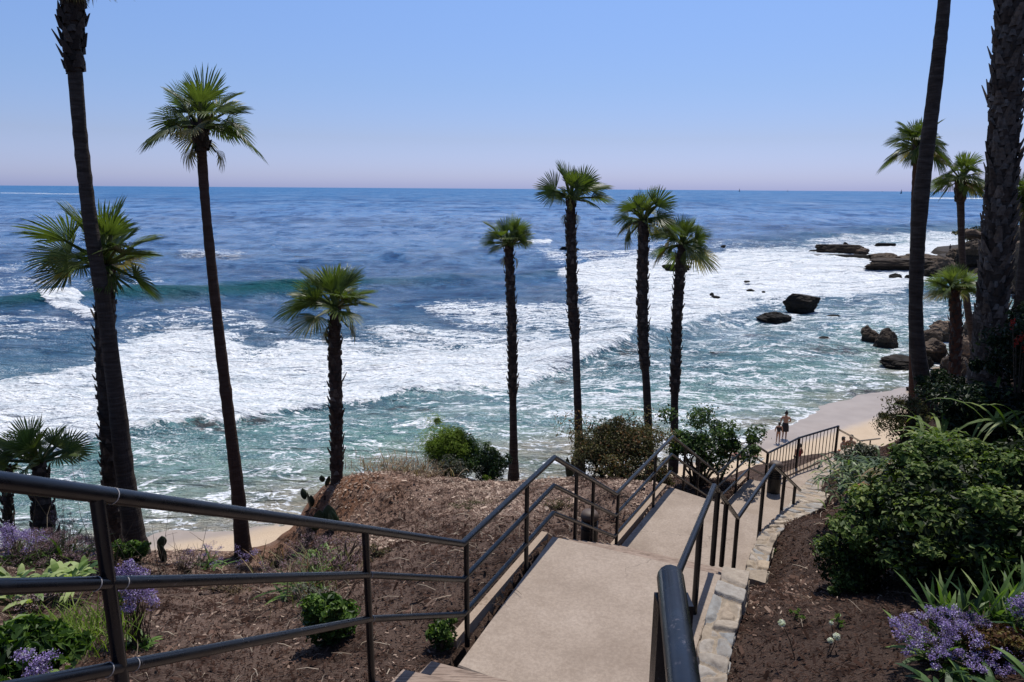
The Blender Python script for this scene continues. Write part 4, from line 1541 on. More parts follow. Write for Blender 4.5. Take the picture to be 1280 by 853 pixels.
    statice('faded seed heads standing up against the surf near the young palm', HB(86, 705), (.26, .1, 1.22), 26, 223, 'mauve', headr=.065, dens=45, leafn=0)
    statice('thin violet flowers in front of the reddish trunked palm base', HB(258, 712), (.50, .3, .50), 18, 224, headr=.07, dens=60, leafn=30)
    statice('sparse lilac flower sprays beside the foot of the second tall palm', HB(300, 722), (.45, .25, .60), 14, 225, headr=.06, dens=45, leafn=0)
    statice('grey mauve seed heads over the slope near the second post', HB(385, 742), (.62, .45, .45), 44, 226, 'mauve', headr=.07, dens=55, leafn=40)
    statice('mauve heads in the rough growth above the mulch, left of the second post', HB(398, 712), (.5, .3, .5), 30, 227, 'mauve', headr=.06, dens=60, leafn=40)
    for k, (u, v, dx, h, m_, n_, lab) in enumerate([(350, 712, .45, .42, 'olive', 420, 'low grey green scrub between the tall reddish palm and the second post'), (428, 716, .45, .42, 'mauve', 420, 'brown twiggy scrub just left of the second post top'),
                                                      (392, 770, .38, .32, 'pale', 300, 'pale dry scrub below the middle rail left of the second post'), (232, 716, .40, .32, 'mauve', 300, 'dry brown scrub on the bluff lip above the sand'),
                                                      (140, 704, .40, .40, 'olive', 420, 'scrubby growth directly behind the nearest post'), (45, 770, .40, .26, 'mauve', 320, 'dry undergrowth between middle and lower rail at the left edge'),
                                                      (470, 700, .30, .20, 'olive', 200, 'thin weeds on the mulch right of the second post'), (700, 640, .35, .16, 'olive', 200, 'thin dry weeds behind the crest of the railing'),
                                                      (290, 745, .45, .16, 'drygrass', 260, 'flattened dry grass on the slope below the reddish palm')]):
        bush('scrub', lab, 'scrub', HB(u, v, .1), (dx, dx * .8, h), n_ * 2, .028, m_, 300 + k, 18, .4, .4, 30, tint=(.55, .3), core=False, lump=.3, jitter=1.)
    # dead branches
    r = np.random.RandomState(77)
    for k, (u, v, Y, w, h, lab) in enumerate([(100, 700, 8.6, .9, 1.1, 'tangle of bare twigs behind the nearest post'), (210, 728, 9.0, .7, .7, 'bare thin twigs right of the very tall palm'), (425, 775, 6.4, .4, .3, 'dead curled stems on the mulch near the second post'),
                                               (60, 790, 5.6, .7, .35, 'dry fallen stalks between the left rails')]):
        c = G3(u, v, Y)
        root = empty('dry_branches', tuple(c), lab, 'dead branches')
        b = MB()
        for i in range(34):
            a = c + [r.normal(0, w * .4), r.normal(0, w * .3), 0]
            d = np.array([r.normal(0, .5), r.normal(0, .3), abs(r.normal(.8, .5)) if h > .5 else abs(r.normal(.15, .2))])
            L = (h if h > .5 else w) * r.uniform(.35, 1.)
            m_ = a + d * L * .5 + r.normal(0, .05, 3)
            e = a + d * L + r.normal(0, .1, 3)
            b.tube([a, m_, e], [.005, .004, .002], 4, cap=False, tint=r.rand(), mitre=False)
            if h > .5:
                for q_ in range(2):
                    e2 = m_ + (e - m_) * .3 + r.normal(0, .13, 3)
                    b.tube([m_ + (e - m_) * .3, e2], [.003, .0015], 3, cap=False, tint=r.rand(), mitre=False)
        b.build('twig', M['stem'], root)
    # cactus
    for u, v, Y, h, w, n, lab in [(386, 647, 14.5, .46, .15, 3, 'upright dark stack of cactus pads on the bluff lip'), (408, 628, 15.0, .28, .14, 2, 'small dark cactus pads at the foot of the bluff palm'), (416, 652, 13.6, .50, .32, 5, 'clump of green prickly pear pads on the red soil'),
                                  (204, 704, 12.2, .40, .18, 3, 'dark prickly pear pad seen against the beach sand'), (713, 592, 18.6, .95, .22, 3, 'tall dark cactus stalk beside the middle palm trunk')]:
        c = G3(u, v, Y)
        root = empty('prickly_pear', tuple(c), lab, 'cactus')
        for i in range(n):
            pb = MB()
            o = c + [r.normal(0, w * .6) if n > 2 else 0, r.normal(0, .1), 0]
            hh = h * r.uniform(.6, 1.) if i else h
            if i and n <= 3:
                o = c + [r.uniform(-.10, .10), 0, h * 1.1 * i / n]
                hh = h * .6
            yaw = r.normal(0, .5)
            prof = []
            K = 9
            lean = r.normal(0, .12)
            V, Q = [], []
            for a_ in range(K + 1):
                t = a_ / K
                ww = w * .5 * math.sin(math.pi * (t * .93 + .06)) ** .7
                for s_ in range(10):
                    an = s_ / 10 * 6.283
                    V.append(o + [math.cos(yaw) * ww * math.cos(an) + lean * t * hh, math.sin(yaw) * ww * math.cos(an) + .035 * math.sin(an) * math.sin(math.pi * (t * .9 + .05)), t * hh])
            for a_ in range(K):
                for s_ in range(10):
                    Q.append([a_ * 10 + s_, a_ * 10 + (s_ + 1) % 10, (a_ + 1) * 10 + (s_ + 1) % 10, (a_ + 1) * 10 + s_])
            pb.add(V, Q, r.uniform(.0, .35) if n < 5 else r.uniform(.4, 1))
            pb.build('pad', M['cactus'], root, smooth=True)
    # --- right side
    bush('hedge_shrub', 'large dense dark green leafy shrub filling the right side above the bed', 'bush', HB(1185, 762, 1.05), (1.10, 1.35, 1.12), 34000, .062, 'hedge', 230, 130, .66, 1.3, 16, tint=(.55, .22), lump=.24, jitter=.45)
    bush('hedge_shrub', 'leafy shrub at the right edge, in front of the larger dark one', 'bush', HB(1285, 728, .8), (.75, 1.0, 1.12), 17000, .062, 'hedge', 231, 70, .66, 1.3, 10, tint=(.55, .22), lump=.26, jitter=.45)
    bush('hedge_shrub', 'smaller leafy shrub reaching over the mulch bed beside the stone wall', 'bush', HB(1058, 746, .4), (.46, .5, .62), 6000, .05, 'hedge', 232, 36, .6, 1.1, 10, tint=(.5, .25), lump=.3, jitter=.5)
    r2 = np.random.RandomState(5)
    strap_plant('curly_aloe', 'sprawling grey green curly leaved aloes between the wall and the big shrub', 'aloe', HB(1108, 662, .7), 28, .36, .015, 'aloe', 233, 1.2, .6, 1.3, .15, (.42, .25), clumps=36, area=(.40, 1.0, .36), curl=.8)
    strap_plant('curly_aloe', 'yellowing curly aloe spilling down in front of the leafy shrubs', 'aloe', HB(1125, 655, .3), 22, .42, .016, 'olive', 234, 1.2, .4, 1.5, .12, (.7, .25), clumps=7, area=(.4, .4, .5), curl=.9)
    bush('shrub', 'small grey leaved bush on the wall edge near the beach', 'bush', G3(1076, 600, 12.6), (.55, .5, .8), 4000, .06, 'pale', 235, 20, .5, .3, 6, tint=(.28, .25))
    bush('shrub', 'low twiggy bush between the wall and the dark leaning palm', 'bush', G3(1125, 590, 12.6), (.9, .6, .8), 5000, .055, 'olive', 236, 22, .4, .4, 12, tint=(.35, .3))
    bush('dark_shrub', 'deep shaded bank of shrubs under the palms at right', 'bush', G3(1228, 560, 9.8), (.90, 1.0, 1.0), 9000, .09, 'dark', 237, 56, .45, .4, 10, tint=(.45, .25), lump=.27)
    bush('dark_shrub', 'dark bush around the foot of the massive palm trunk', 'bush', G3(1292, 540, 9.8), (.85, 1.0, 1.65), 8000, .09, 'dark', 238, 40, .45, .4, 8, tint=(.5, .25), lump=.27)
    bush('dark_shrub', 'dark bush at the foot of the leaning palm', 'bush', G3(1180, 570, 12.6), (.70, .8, .55), 5000, .08, 'dark', 239, 30, .4, .4, 8, tint=(.6, .25), lump=.27)
    strap_plant('agave_clump', 'long dark arching strap leaves under the leaning palm', 'agave', G3(1190, 590, 9.3), 16, .9, .028, 'hedge', 240, 1.2, .7, 1.1, .1, (.65, .2), clumps=7, area=(.9, .5, .6))
    strap_plant('agapanthus', 'bright upright strap leaved clump at the lower right', 'plant', HB(1238, 795, .1), 24, .42, .016, 'strap', 241, .8, 1.0, .5, .06, (.55, .22), clumps=5, area=(.33, .2, .02))
    statice('large purple sea lavender in the lower right bed', HB(1190, 835, .05), (.42, .30, .30), 110, 242, headr=.036, dens=80, size=.012)
    statice('small purple sea lavender at the right edge beside the strap leaves', HB(1286, 800), (.12, .15, .34), 12, 243, headr=.045, dens=100, size=.013)
    bush('succulent', 'red brown low succulent between the purple flowers and the strap leaves', 'plant', HB(1250, 822), (.34, .22, .20), 2200, .035, 'rust', 244, 16, .5, .5, 0, tint=(.5, .3))
    strap_plant('leafy_plant', 'low green leaves below the purple flowers in the right corner', 'plant', HB(1225, 880), 16, .26, .022, 'strap', 245, 1.2, .6, .7, .08, (.4, .25), clumps=6, area=(.4, .2, .03))
    bush('weed', 'small green weed in the mulch beside the near white flower', 'weed', HB(990, 780), (.10, .09, .12), 110, .032, 'weed', 246, 6, .4, .5, 3, tint=(.7, .2), core=False)
    bush('weed', 'small green weed beside the pair of white flowers', 'weed', HB(1046, 785), (.09, .08, .10), 90, .03, 'weed', 247, 6, .4, .5, 3, tint=(.7, .2), core=False)
    bush('weed', 'sparse weed in the bed next to the stone wall', 'weed', HB(962, 695), (.14, .12, .14), 120, .035, 'weed', 248, 6, .4, .5, 3, tint=(.5, .2), core=False)
    for u, v, Y, d_, h_, sd_, lab in [(1232, 303, 138, (7, 5), 3.4, 401, 'green scrub on top of the far rocky point left of the massive trunk'), (1276, 312, 128, (5, 5), 3.0, 402, 'scrub on the cliff top beyond the massive trunk at the right edge')]:
        c = atY(u, v, Y)
        bush('cliff_scrub', lab, 'scrub', c, (d_[0], d_[1], h_), 5000, .5, 'olive', sd_, 40, .6, .5, 4, tint=(.3, .25), lump=.3)
    # globe flowers
    for (u, v, ub, vb, Y, rad, lab) in [(977, 779, 990, 870, 4.6, .026, 'single white globe flower on a thin stalk in the right bed'), (1046, 796, 1030, 862, 4.5, .026, 'white globe flower, right one of a pair on thin stalks'),
                                        (1038, 801, 1028, 862, 4.52, .021, 'grey white globe flower, lower left one of a pair'), (1039, 779, 1034, 850, 4.7, .014, 'small unopened white bud on a stalk above the pair of globes')]:
        hp = atY(u, v, Y)
        gp = atY(ub, vb, Y)
        gp[2] = float(ground(gp[0], gp[1]))
        root = empty('globe_flower', tuple(gp), lab, 'flower')
        b = MB()
        b.tube([gp - [0, 0, .03], (gp + hp) / 2 + [.01, 0, 0], hp], [.004, .0035, .003], 5, cap=False, tint=.1, mitre=False)
        b.build('stalk', M['stem'], root)
        b = MB()
        r3 = np.random.RandomState(int(u))
        q_ = r3.normal(size=(260, 3))
        q_ /= np.linalg.norm(q_, axis=1)[:, None]
        leafset(b, hp + q_ * rad * r3.uniform(.6, 1., 260)[:, None], q_, .013, r3, .7, (.8, .25))
        b.build('flower_head', M['white'], root)
    # red aloe blooms by right edge
    c = G3(1272, 520, 9.6)
    root = empty('red_aloe', tuple(c), 'red aloe flower spikes at the right edge in front of the rocks', 'flowering plant')
    b, s_ = MB(), MB()
    for (u, v) in [(1266, 404), (1270, 428), (1277, 424), (1280, 434), (1284, 420)]:
        hp = atY(u, v, 9.6)
        s_.tube([c, hp], [.012, .006], 5, cap=False, tint=.1)
        q_ = r.normal(size=(120, 3))
        q_ /= np.linalg.norm(q_, axis=1)[:, None]
        b = MB()
        leafset(b, hp + q_[:60] * r.uniform(.3, 1., 60)[:, None] * [.04, .04, .11], q_[:60], .028, r, .3, (.5, .3))
        b.build('flower_head', M['red'], root)
    s_.build('stem', M['stem'], root)

# ------------------------------------------------------------------ stone wall, lamps


def make_wall():
    """low rubble wall: (left edge u,v), (right edge u,v), Y of left edge"""
    root = empty('stone_wall', tuple(A1R - dz + [.2, -.5, 0]), 'low rubble stone wall along the right side of the stairs, buff and grey stones', 'wall')
    # first section beside landing one, second section stepping down along the flights
    z1 = zl[0] + .17
    sec1 = [((877, 900), (900, 900), z1), ((875, 853), (907, 853), z1), ((873, 805), (917, 796), z1), ((888, 760), (925, 766), z1), ((905, 710), (936, 716), z1)]
    sec2 = [((928, 722), (956, 730), zl[1] + .42), ((940, 690), (963, 690), zl[1] + .34), ((949, 667), (972, 668), zl[1] + .26), ((973, 645), (997, 648), zl[1] - .1), ((987, 629), (1025, 636), zl[1] - .55),
            ((1003, 609), (1040, 612), zl[2] + .55), ((1022, 589), (1052, 594), zl[2] + .1), ((1039, 574), (1062, 578), zl[3] + .75), ((1052, 563), (1078, 566), zl[3] + .55), ((1075, 556), (1100, 558), zl[3] + .3)]
    for si, sec in enumerate((sec1, sec2)):
        Lp = np.array([atZ(*a, z) for a, b, z in sec])
        Rp = np.array([atZ(*b, z) for a, b, z in sec])
        print('wall', si, np.round(Lp, 2).tolist(), np.round(np.linalg.norm(Lp - Rp, axis=1), 2))
        s = np.concatenate([[0], np.cumsum(np.linalg.norm(np.diff(Lp, axis=0), axis=1))])
        N = int(s[-1] / .010)
        t = np.linspace(0, s[-1], N)
        L_ = np.stack([np.interp(t, s, Lp[:, i]) for i in range(3)], 1)
        R_ = np.stack([np.interp(t, s, Rp[:, i]) for i in range(3)], 1)
        K = 32
        side = 34
        # cross section: down left face, across, down right face
        rows = []
        for k in range(side):
            rows.append(L_ - [0, 0, .55 * (1 - k / side)])
        for k in range(K + 1):
            rows.append(L_ + (R_ - L_) * k / K)
        for k in range(1, side):
            rows.append(R_ - [0, 0, .55 * k / side])
        P = np.array(rows)            # rows x N x 3
        # voronoi stones
        rng = np.random.RandomState(12 + si)
        flat = P.reshape(-1, 3)
        A_, B_ = s[-1], None
        ns = int(s[-1] * (24 if si == 0 else 30))
        pick = rng.randint(0, len(flat), ns)
        seeds = flat[pick] + rng.normal(0, .02, (ns, 3))
        best = np.full(len(flat), 1e9)
        sec_ = np.full(len(flat), 1e9)
        idx = np.zeros(len(flat), int)
        wob = np.stack([fbm(flat[:, 0] * 7, flat[:, 1] * 7, flat[:, 2] * 7, 3, 5 + i) for i in range(3)], 1) * .045
        Fw = flat + wob
        for i, sdp in enumerate(seeds):
            d = np.linalg.norm((Fw - sdp) * [1, 1, 1.5], axis=1)
            m = d < best
            sec_ = np.where(m, best, np.minimum(sec_, d))
            best = np.where(m, d, best)
            idx = np.where(m, i, idx)
        e = sec_ - best
        c_ = P.reshape(-1, 3)
        mid = ((L_ + R_) / 2 - [0, 0, .25])
        ctr = np.broadcast_to(mid, P.shape).reshape(-1, 3)
        nrm = c_ - ctr
        nrm /= np.linalg.norm(nrm, axis=1)[:, None]
        hgt = rng.uniform(.0, .035, ns)[idx]
        disp = (sstep(0, .06, e) * (.020 + hgt * .8) - .016) + .008 * fbm(flat[:, 0] * 22, flat[:, 1] * 22, flat[:, 2] * 22, 3, 9)
        out = c_ + nrm * disp[:, None]
        tn = rng.rand(ns)[idx] * .85 + .15
        tn = np.where(e < .014 + .012 * vnoise(flat[:, 0] * 9, flat[:, 1] * 9, flat[:, 2] * 9, 3), .16 + .10 * fbm(flat[:, 0] * 12, flat[:, 1] * 12, flat[:, 2] * 12, 3, 4), tn)
        out = out.reshape(P.shape)
        b = MB()
        b.grid(out[:, :, 0], out[:, :, 1], out[:, :, 2], tn.reshape(P.shape[:2]))
        # end cap
        for col in (0, -1):
            ring = out[:, col]
            cc = ring.mean(0)
            n = len(ring)
            b.addtri(np.vstack([ring, cc]), [[i, i + 1, n] if col else [i + 1, i, n] for i in range(n - 1)], .3)
        b.build('stone_course', M['stone'], root, smooth=True)


def lamp(label, c, h, r_):
    root = empty('path_light', tuple(c), label, 'path light', 'bollard path lights beside the stairs')
    b = MB()
    prof = [(r_, -.2), (r_, h * .50)]
    for i in range(4):
        z = h * (.50 + .07 * i)
        prof += [(r_ * .86, z + .004), (r_ * .86, z + h * .035), (r_, z + h * .045), (r_, z + h * .07)]
    b.lathe(c, prof, 24)
    b.build('lamp_post', M['lamp_black'], root)
    b = MB()
    hz = h * .78
    b.lathe(c, [(r_ * 1.0, hz), (r_ * 1.05, hz), (r_ * 1.05, h * .86), (r_ * .98, h * .92), (r_ * .8, h * .965), (r_ * .5, h * .99), (.001, h)], 24)
    b.build('lamp_cap', M['lamp_cap'], root, smooth=True)


def make_lamps():
    lamp('dark bollard path light in the mulch behind the upper flight railing, tan domed cap', hit(736, 683), .56, .125)
    c = atY(966.5, 616, 15.0)
    lamp('dark bollard path light at the start of the picket railing', c, .80, .15)

# ------------------------------------------------------------------ rocks


def ico(sub):
    bm = bmesh.new()
    bmesh.ops.create_icosphere(bm, subdivisions=sub, radius=1)
    V = np.array([v.co[:] for v in bm.verts])
    Fc = np.array([[v.index for v in f.verts] for f in bm.faces])
    bm.free()
    return V, Fc


ICO = ico(5)
ICOS = ico(3)


def rock(label, u0, u1, vt, vb, seed, depth=.6, tan=0., group='rocks in the surf', flat=0., lean=0., name='rock', z0=SEA, small=False):
    uc = (u0 + u1) / 2
    base = atZ(uc, vb, z0)
    t = base @ F
    w = (u1 - u0) * t / FPX / 2
    h = max((vb - vt) * t / FPX * 1.02, .12)
    V, Fc = ICOS if small else ICO
    r = np.random.RandomState(seed)
    V = V.copy()
    # planed faces
    for i in range(9 if not small else 6):
        d = r.normal(size=3)
        d /= np.linalg.norm(d)
        k = r.uniform(.62, .9)
        m = V @ d
        V = V - np.outer(np.maximum(m - k, 0), d)
    o = r.rand(3) * 50
    n1 = fbm(V[:, 0] * 1.6 + o[0], V[:, 1] * 1.6 + o[1], V[:, 2] * 1.6 + o[2], 5, seed, .58)
    n3 = fbm(V[:, 0] * 6 + o[1], V[:, 1] * 6 + o[2], V[:, 2] * 8 + o[0], 4, seed + 7, .6)
    V = V * (1 + .30 * n1 + .10 * n3 - .08 * np.abs(n3))[:, None]
    lay = fbm(V[:, 0] * .5 + o[0], V[:, 1] * .5, V[:, 2] * 7 + o[2], 2, seed + 3)
    V[:, :2] *= (1 + .10 * lay)[:, None]
    V[:, 0] /= np.abs(V[:, 0]).max()
    zmin, zmax = V[:, 2].min(), V[:, 2].max()
    V[:, 2] = (V[:, 2] - zmin) / (zmax - zmin)
    if flat:
        V[:, 2] = np.clip(V[:, 2], 0, .8) / .8
    V[:, 2] = (V[:, 2] * 1.5 - .5)
    V[:, 2] += lean * V[:, 0] * .5
    W_ = V * [w, max(w * depth, .3), h]
    c = base + [0, w * depth * .5, 0]
    tn = np.clip(tan * (.4 + 1.2 * (V[:, 2] > .35)) + .15 * n1 * tan, 0, 1)
    b = MB()
    b.addtri(W_ + c, Fc, tn)
    o = b.build(name, M['rock'], None, smooth=False, origin=c)
    tag(o, label, 'rock', group)


def make_rocks():
    rock('long flat topped dark rock farthest out, with a tan hump at its right end', 1020, 1092, 307, 321, 1, .35, .12, flat=1)
    rock('thin low dark ledge pointing left in front of the flat topped rock', 1006, 1110, 319.5, 327, 2, .22, .0, flat=1)
    rock('rounded tan boulder resting on the flat topped rock', 1068, 1088, 310, 318, 3, .5, 1., z0=SEA + 1.2)
    rock('small dark rock low in the foam at the left tip of the ledge', 1011, 1026, 312.5, 316.5, 4, .5)
    rock('dark slab awash behind the others near the leaning trunk', 1094, 1121, 304.5, 310, 5, .4, flat=1)
    rock('low dark shelf running to the leaning trunk', 1076, 1180, 325, 337, 6, .3, .15, flat=1)
    rock('broken shelf rocks between the ledge and the low shelf', 1085, 1130, 317, 328, 7, .6, .25)
    rock('rocks behind the leaning trunk joining the shelf to the headland', 1120, 1190, 318, 332, 8, .6, .3)
    rock('small pointed rock left of the leaning trunk', 1112, 1129, 342, 348.5, 9, .6)
    rock('small rock touching the leaning trunk', 1132, 1150, 344, 349.5, 10, .6)
    rock('largest dark block tilted in the surf', 979, 1030, 370, 393, 11, .5, .04, flat=1, lean=-.35)
    rock('rounded dark rock in front of the tilted block', 947, 1000, 391, 407, 12, .7)
    rock('left half of a pair of brown boulders near the shore', 1075, 1106, 408, 430, 13, .8, .25)
    rock('right half of a pair of brown boulders near the shore', 1096, 1127, 411, 437, 14, .8, .2)
    rock('flat dark slab hidden behind the tallest middle palm', 698, 727, 309, 318, 15, .4, flat=1)
    rock('flat dark slab behind the right palm of the close pair', 827, 864, 331.5, 339, 16, .4, flat=1)
    rock('low jagged rock left of the leaning trunk base', 1100, 1165, 447, 459, 17, .5, .05)
    rock('dark rock awash at the right of the leaning trunk', 1150, 1168, 446, 460, 18, .7)
    rock('low rock on the sand line beside the leaning trunk', 1134, 1150, 482, 489, 19, .7, .2)
    G = [(887, 893, 366, 370), (888, 901, 370, 373.5), (880, 898, 385, 387.5), (932, 944, 361.5, 365), (930, 938, 351, 353), (952, 957, 364, 366), (1010, 1016, 434, 438), (1008, 1016, 428, 434), (1022, 1040, 421, 427), (1032, 1062, 394, 400), (1044, 1056, 412, 418),
         (1038, 1072, 404, 409), (1054, 1061, 303, 306), (901, 908, 306.5, 309), (980, 986, 326, 328), (1030, 1050, 411, 414), (885, 896, 440, 443)]
    lab = ['dark rock tip just breaking the foam']
    for i, (a, b_, c, d) in enumerate(G):
        rock('small dark rock tip just breaking the foam', a, b_, c, d, 30 + i, .6, group='small rock tips breaking the foam', small=True)
    # shore boulders right
    S = [(1150, 1185, 425, 448, .35, 'brown boulder showing right of the leaning trunk'), (1163, 1205, 402, 425, .7, 'pale topped boulder behind the short bright palm'), (1190, 1232, 420, 455, .55, 'big brown boulder between short palm and massive trunk'),
         (1150, 1180, 412, 432, .3, 'dark boulder at the back left of the shore pile'), (1205, 1240, 398, 420, .9, 'tan boulder beside the massive trunk'), (1250, 1290, 395, 422, 1., 'sunlit tan boulders right of the massive trunk'), (1240, 1275, 415, 440, .8, 'tan boulder low behind the massive trunk'),
         (1180, 1215, 445, 468, .2, 'dark wet boulder at the water edge by the short palm'), (1262, 1300, 425, 446, .9, 'pale rock behind the red blooms')]
    for i, (a, b_, c, d, tn, l_) in enumerate(S):
        rock(l_, a, b_, c, d, 60 + i, .8, tn, group='boulders on the shore at right', z0=SEA + .3)
    S = [(1253, 1300, 300, 345, .95, 'sunlit cliff boulder at the far right edge'), (1200, 1250, 300, 330, .25, 'dark bluff face on the far point behind the trunk'), (1207, 1232, 287, 296, .9, 'flat tan rock capping the far point'), (1185, 1215, 312, 334, .3, 'dark rocks at the foot of the far point'),
         (1262, 1300, 281, 305, .6, 'brown rise behind the sunlit cliff boulder'), (1240, 1290, 330, 362, .6, 'tumbled rocks below the sunlit cliff'), (1160, 1200, 322, 345, .35, 'low rocks left of the far point')]
    for i, (a, b_, c, d, tn, l_) in enumerate(S):
        base_z = [-11.5, -13.0, -8.5, -14, -8.7, -14, -14.4][i]
        rock(l_, a, b_, c, d, 80 + i, .8, tn, group='rocks of the far point', z0=base_z)

# ------------------------------------------------------------------ people


def skin_body(name, joints, edges, radii, mat, parent, tint=.5, sub=2):
    me = bpy.data.meshes.new(name)
    me.from_pydata([tuple(j) for j in joints], edges, [])
    o = bpy.data.objects.new(name, me)
    link(o)
    md = o.modifiers.new('s', 'SKIN')
    for i, r_ in enumerate(radii):
        me.skin_vertices[0].data[i].radius = r_ if isinstance(r_, tuple) else (r_, r_)
    me.skin_vertices[0].data[0].use_root = True
    o.modifiers.new('d', 'SUBSURF').levels = sub
    dg = bpy.context.evaluated_depsgraph_get()
    ev = bpy.data.meshes.new_from_object(o.evaluated_get(dg))
    bpy.data.objects.remove(o)
    a = ev.attributes.new('tint', 'FLOAT', 'POINT')
    a.data.foreach_set('value', np.full(len(ev.vertices), tint, np.float32))
    ev.materials.clear()
    ev.materials.append(mat)
    for p_ in ev.polygons:
        p_.use_smooth = True
    ob = bpy.data.objects.new(name, ev)
    return link(ob, parent)


def person(label, c, h, yaw, pose, top=None, bottom=None, skirt=None, skin=.4, hairlen=.1, bun=False, group='people on the beach', shirt=None):
    """figure standing at c, height h; pose gives hand targets and leg stance in body units (height 1)"""
    root = empty('person', tuple(c), label, 'person', group)
    root.rotation_euler = (0, 0, yaw)
    s = h
    st = pose.get('stance', .06)
    kn = pose.get('step', 0.)
    lean = pose.get('lean', 0.)
    J = dict(pelvis=(0, 0, .52), waist=(0, lean * .3, .61), chest=(0, lean * .7, .72), neck=(0, lean, .825), head0=(0, lean * 1.1, .87), head=(0, lean * 1.1 + .005, .935),
             shL=(-.105, lean * .95, .80), shR=(.105, lean * .95, .80), elL=pose['elL'], elR=pose['elR'], haL=pose['haL'], haR=pose['haR'],
             hipL=(-.05, 0, .50), hipR=(.05, 0, .50), knL=(-st * .9, kn * .5 - .015, .28), knR=(st * .9, -kn * .5 - .015, .28), anL=(-st, kn, .045), anR=(st, -kn, .045), toL=(-st - .01, kn - .085, .015), toR=(st + .01, -kn - .085, .015))
    nm = list(J)
    P = [np.array(J[k]) * s for k in nm]
    I = {k: i for i, k in enumerate(nm)}
    E = [('pelvis', 'waist'), ('waist', 'chest'), ('chest', 'neck'), ('neck', 'head0'), ('head0', 'head'), ('chest', 'shL'), ('chest', 'shR'), ('shL', 'elL'), ('elL', 'haL'), ('shR', 'elR'), ('elR', 'haR'),
         ('pelvis', 'hipL'), ('pelvis', 'hipR'), ('hipL', 'knL'), ('knL', 'anL'), ('hipR', 'knR'), ('knR', 'anR'), ('anL', 'toL'), ('anR', 'toR')]
    rad = dict(pelvis=.075, waist=.066, chest=.078, neck=.032, head0=.045, head=.062, shL=.040, shR=.040, elL=.026, elR=.026, haL=.018, haR=.018, hipL=.055, hipR=.055, knL=.034, knR=.034, anL=.022, anR=.022, toL=.018, toR=.018)
    skin_body('body', P, [(I[a], I[b]) for a, b in E], [rad[k] * s for k in nm], M['skin'], root, skin)

    def cloth(nmx, keys, ed, grow, mat):
        Q = [P[I[k]] for k in keys]
        ix = {k: i for i, k in enumerate(keys)}
        skin_body(nmx, Q, [(ix[a], ix[b]) for a, b in ed], [(rad[k] + grow) * s for k in keys], mat, root, .5)
    if top:
        cloth('shirt', ['chest', 'waist', 'pelvis', 'shL', 'shR'], [('chest', 'waist'), ('waist', 'pelvis'), ('chest', 'shL'), ('chest', 'shR')], .010, M[top])
    if bottom:
        cloth('shorts', ['pelvis', 'hipL', 'hipR', 'knL', 'knR'], [('pelvis', 'hipL'), ('pelvis', 'hipR'), ('hipL', 'knL'), ('hipR', 'knR')], .013, M[bottom])
    if skirt:
        b = MB()
        c0 = np.array([0, 0, 0.])
        prof = [(.085, .60), (.10, .54), (.115, .46), (.12, .38), (.125, .30), (.11, .29)]
        a = np.arange(20) / 20 * 6.283
        off = np.array(root.location)
        V = []
        for r_, z in prof:
            V.append(np.stack([np.cos(a) * r_ * s * (1 + .06 * np.sin(a * 5)), np.sin(a) * r_ * s * .85, np.full(20, z * s)], 1) + off)
        j = np.arange(20)
        b.add(np.concatenate(V), np.concatenate([np.stack([i * 20 + j, i * 20 + (j + 1) % 20, (i + 1) * 20 + (j + 1) % 20, (i + 1) * 20 + j], 1) for i in range(len(prof) - 1)]))
        b.build('wrap_skirt', M[skirt], root, smooth=True)
    # hair
    V, Fc = ICOS
    hc = P[I['head']] + np.array([0, .012, .014]) * s
    Q = V * np.array([.060, .064, .062]) * s
    m = (V[:, 1] < -.35) & (V[:, 2] < .45)
    Q[m] *= .75
    Q[V[:, 2] < -.3, 2] -= hairlen * s * .4
    b = MB()
    b.addtri(Q + hc + np.array(root.location), Fc)
    if bun:
        b.addtri(V * .028 * s + hc + np.array([0, .02, .075]) * s + np.array(root.location), Fc)
    b.build('hair', M['hair'], root, smooth=True)
    return root


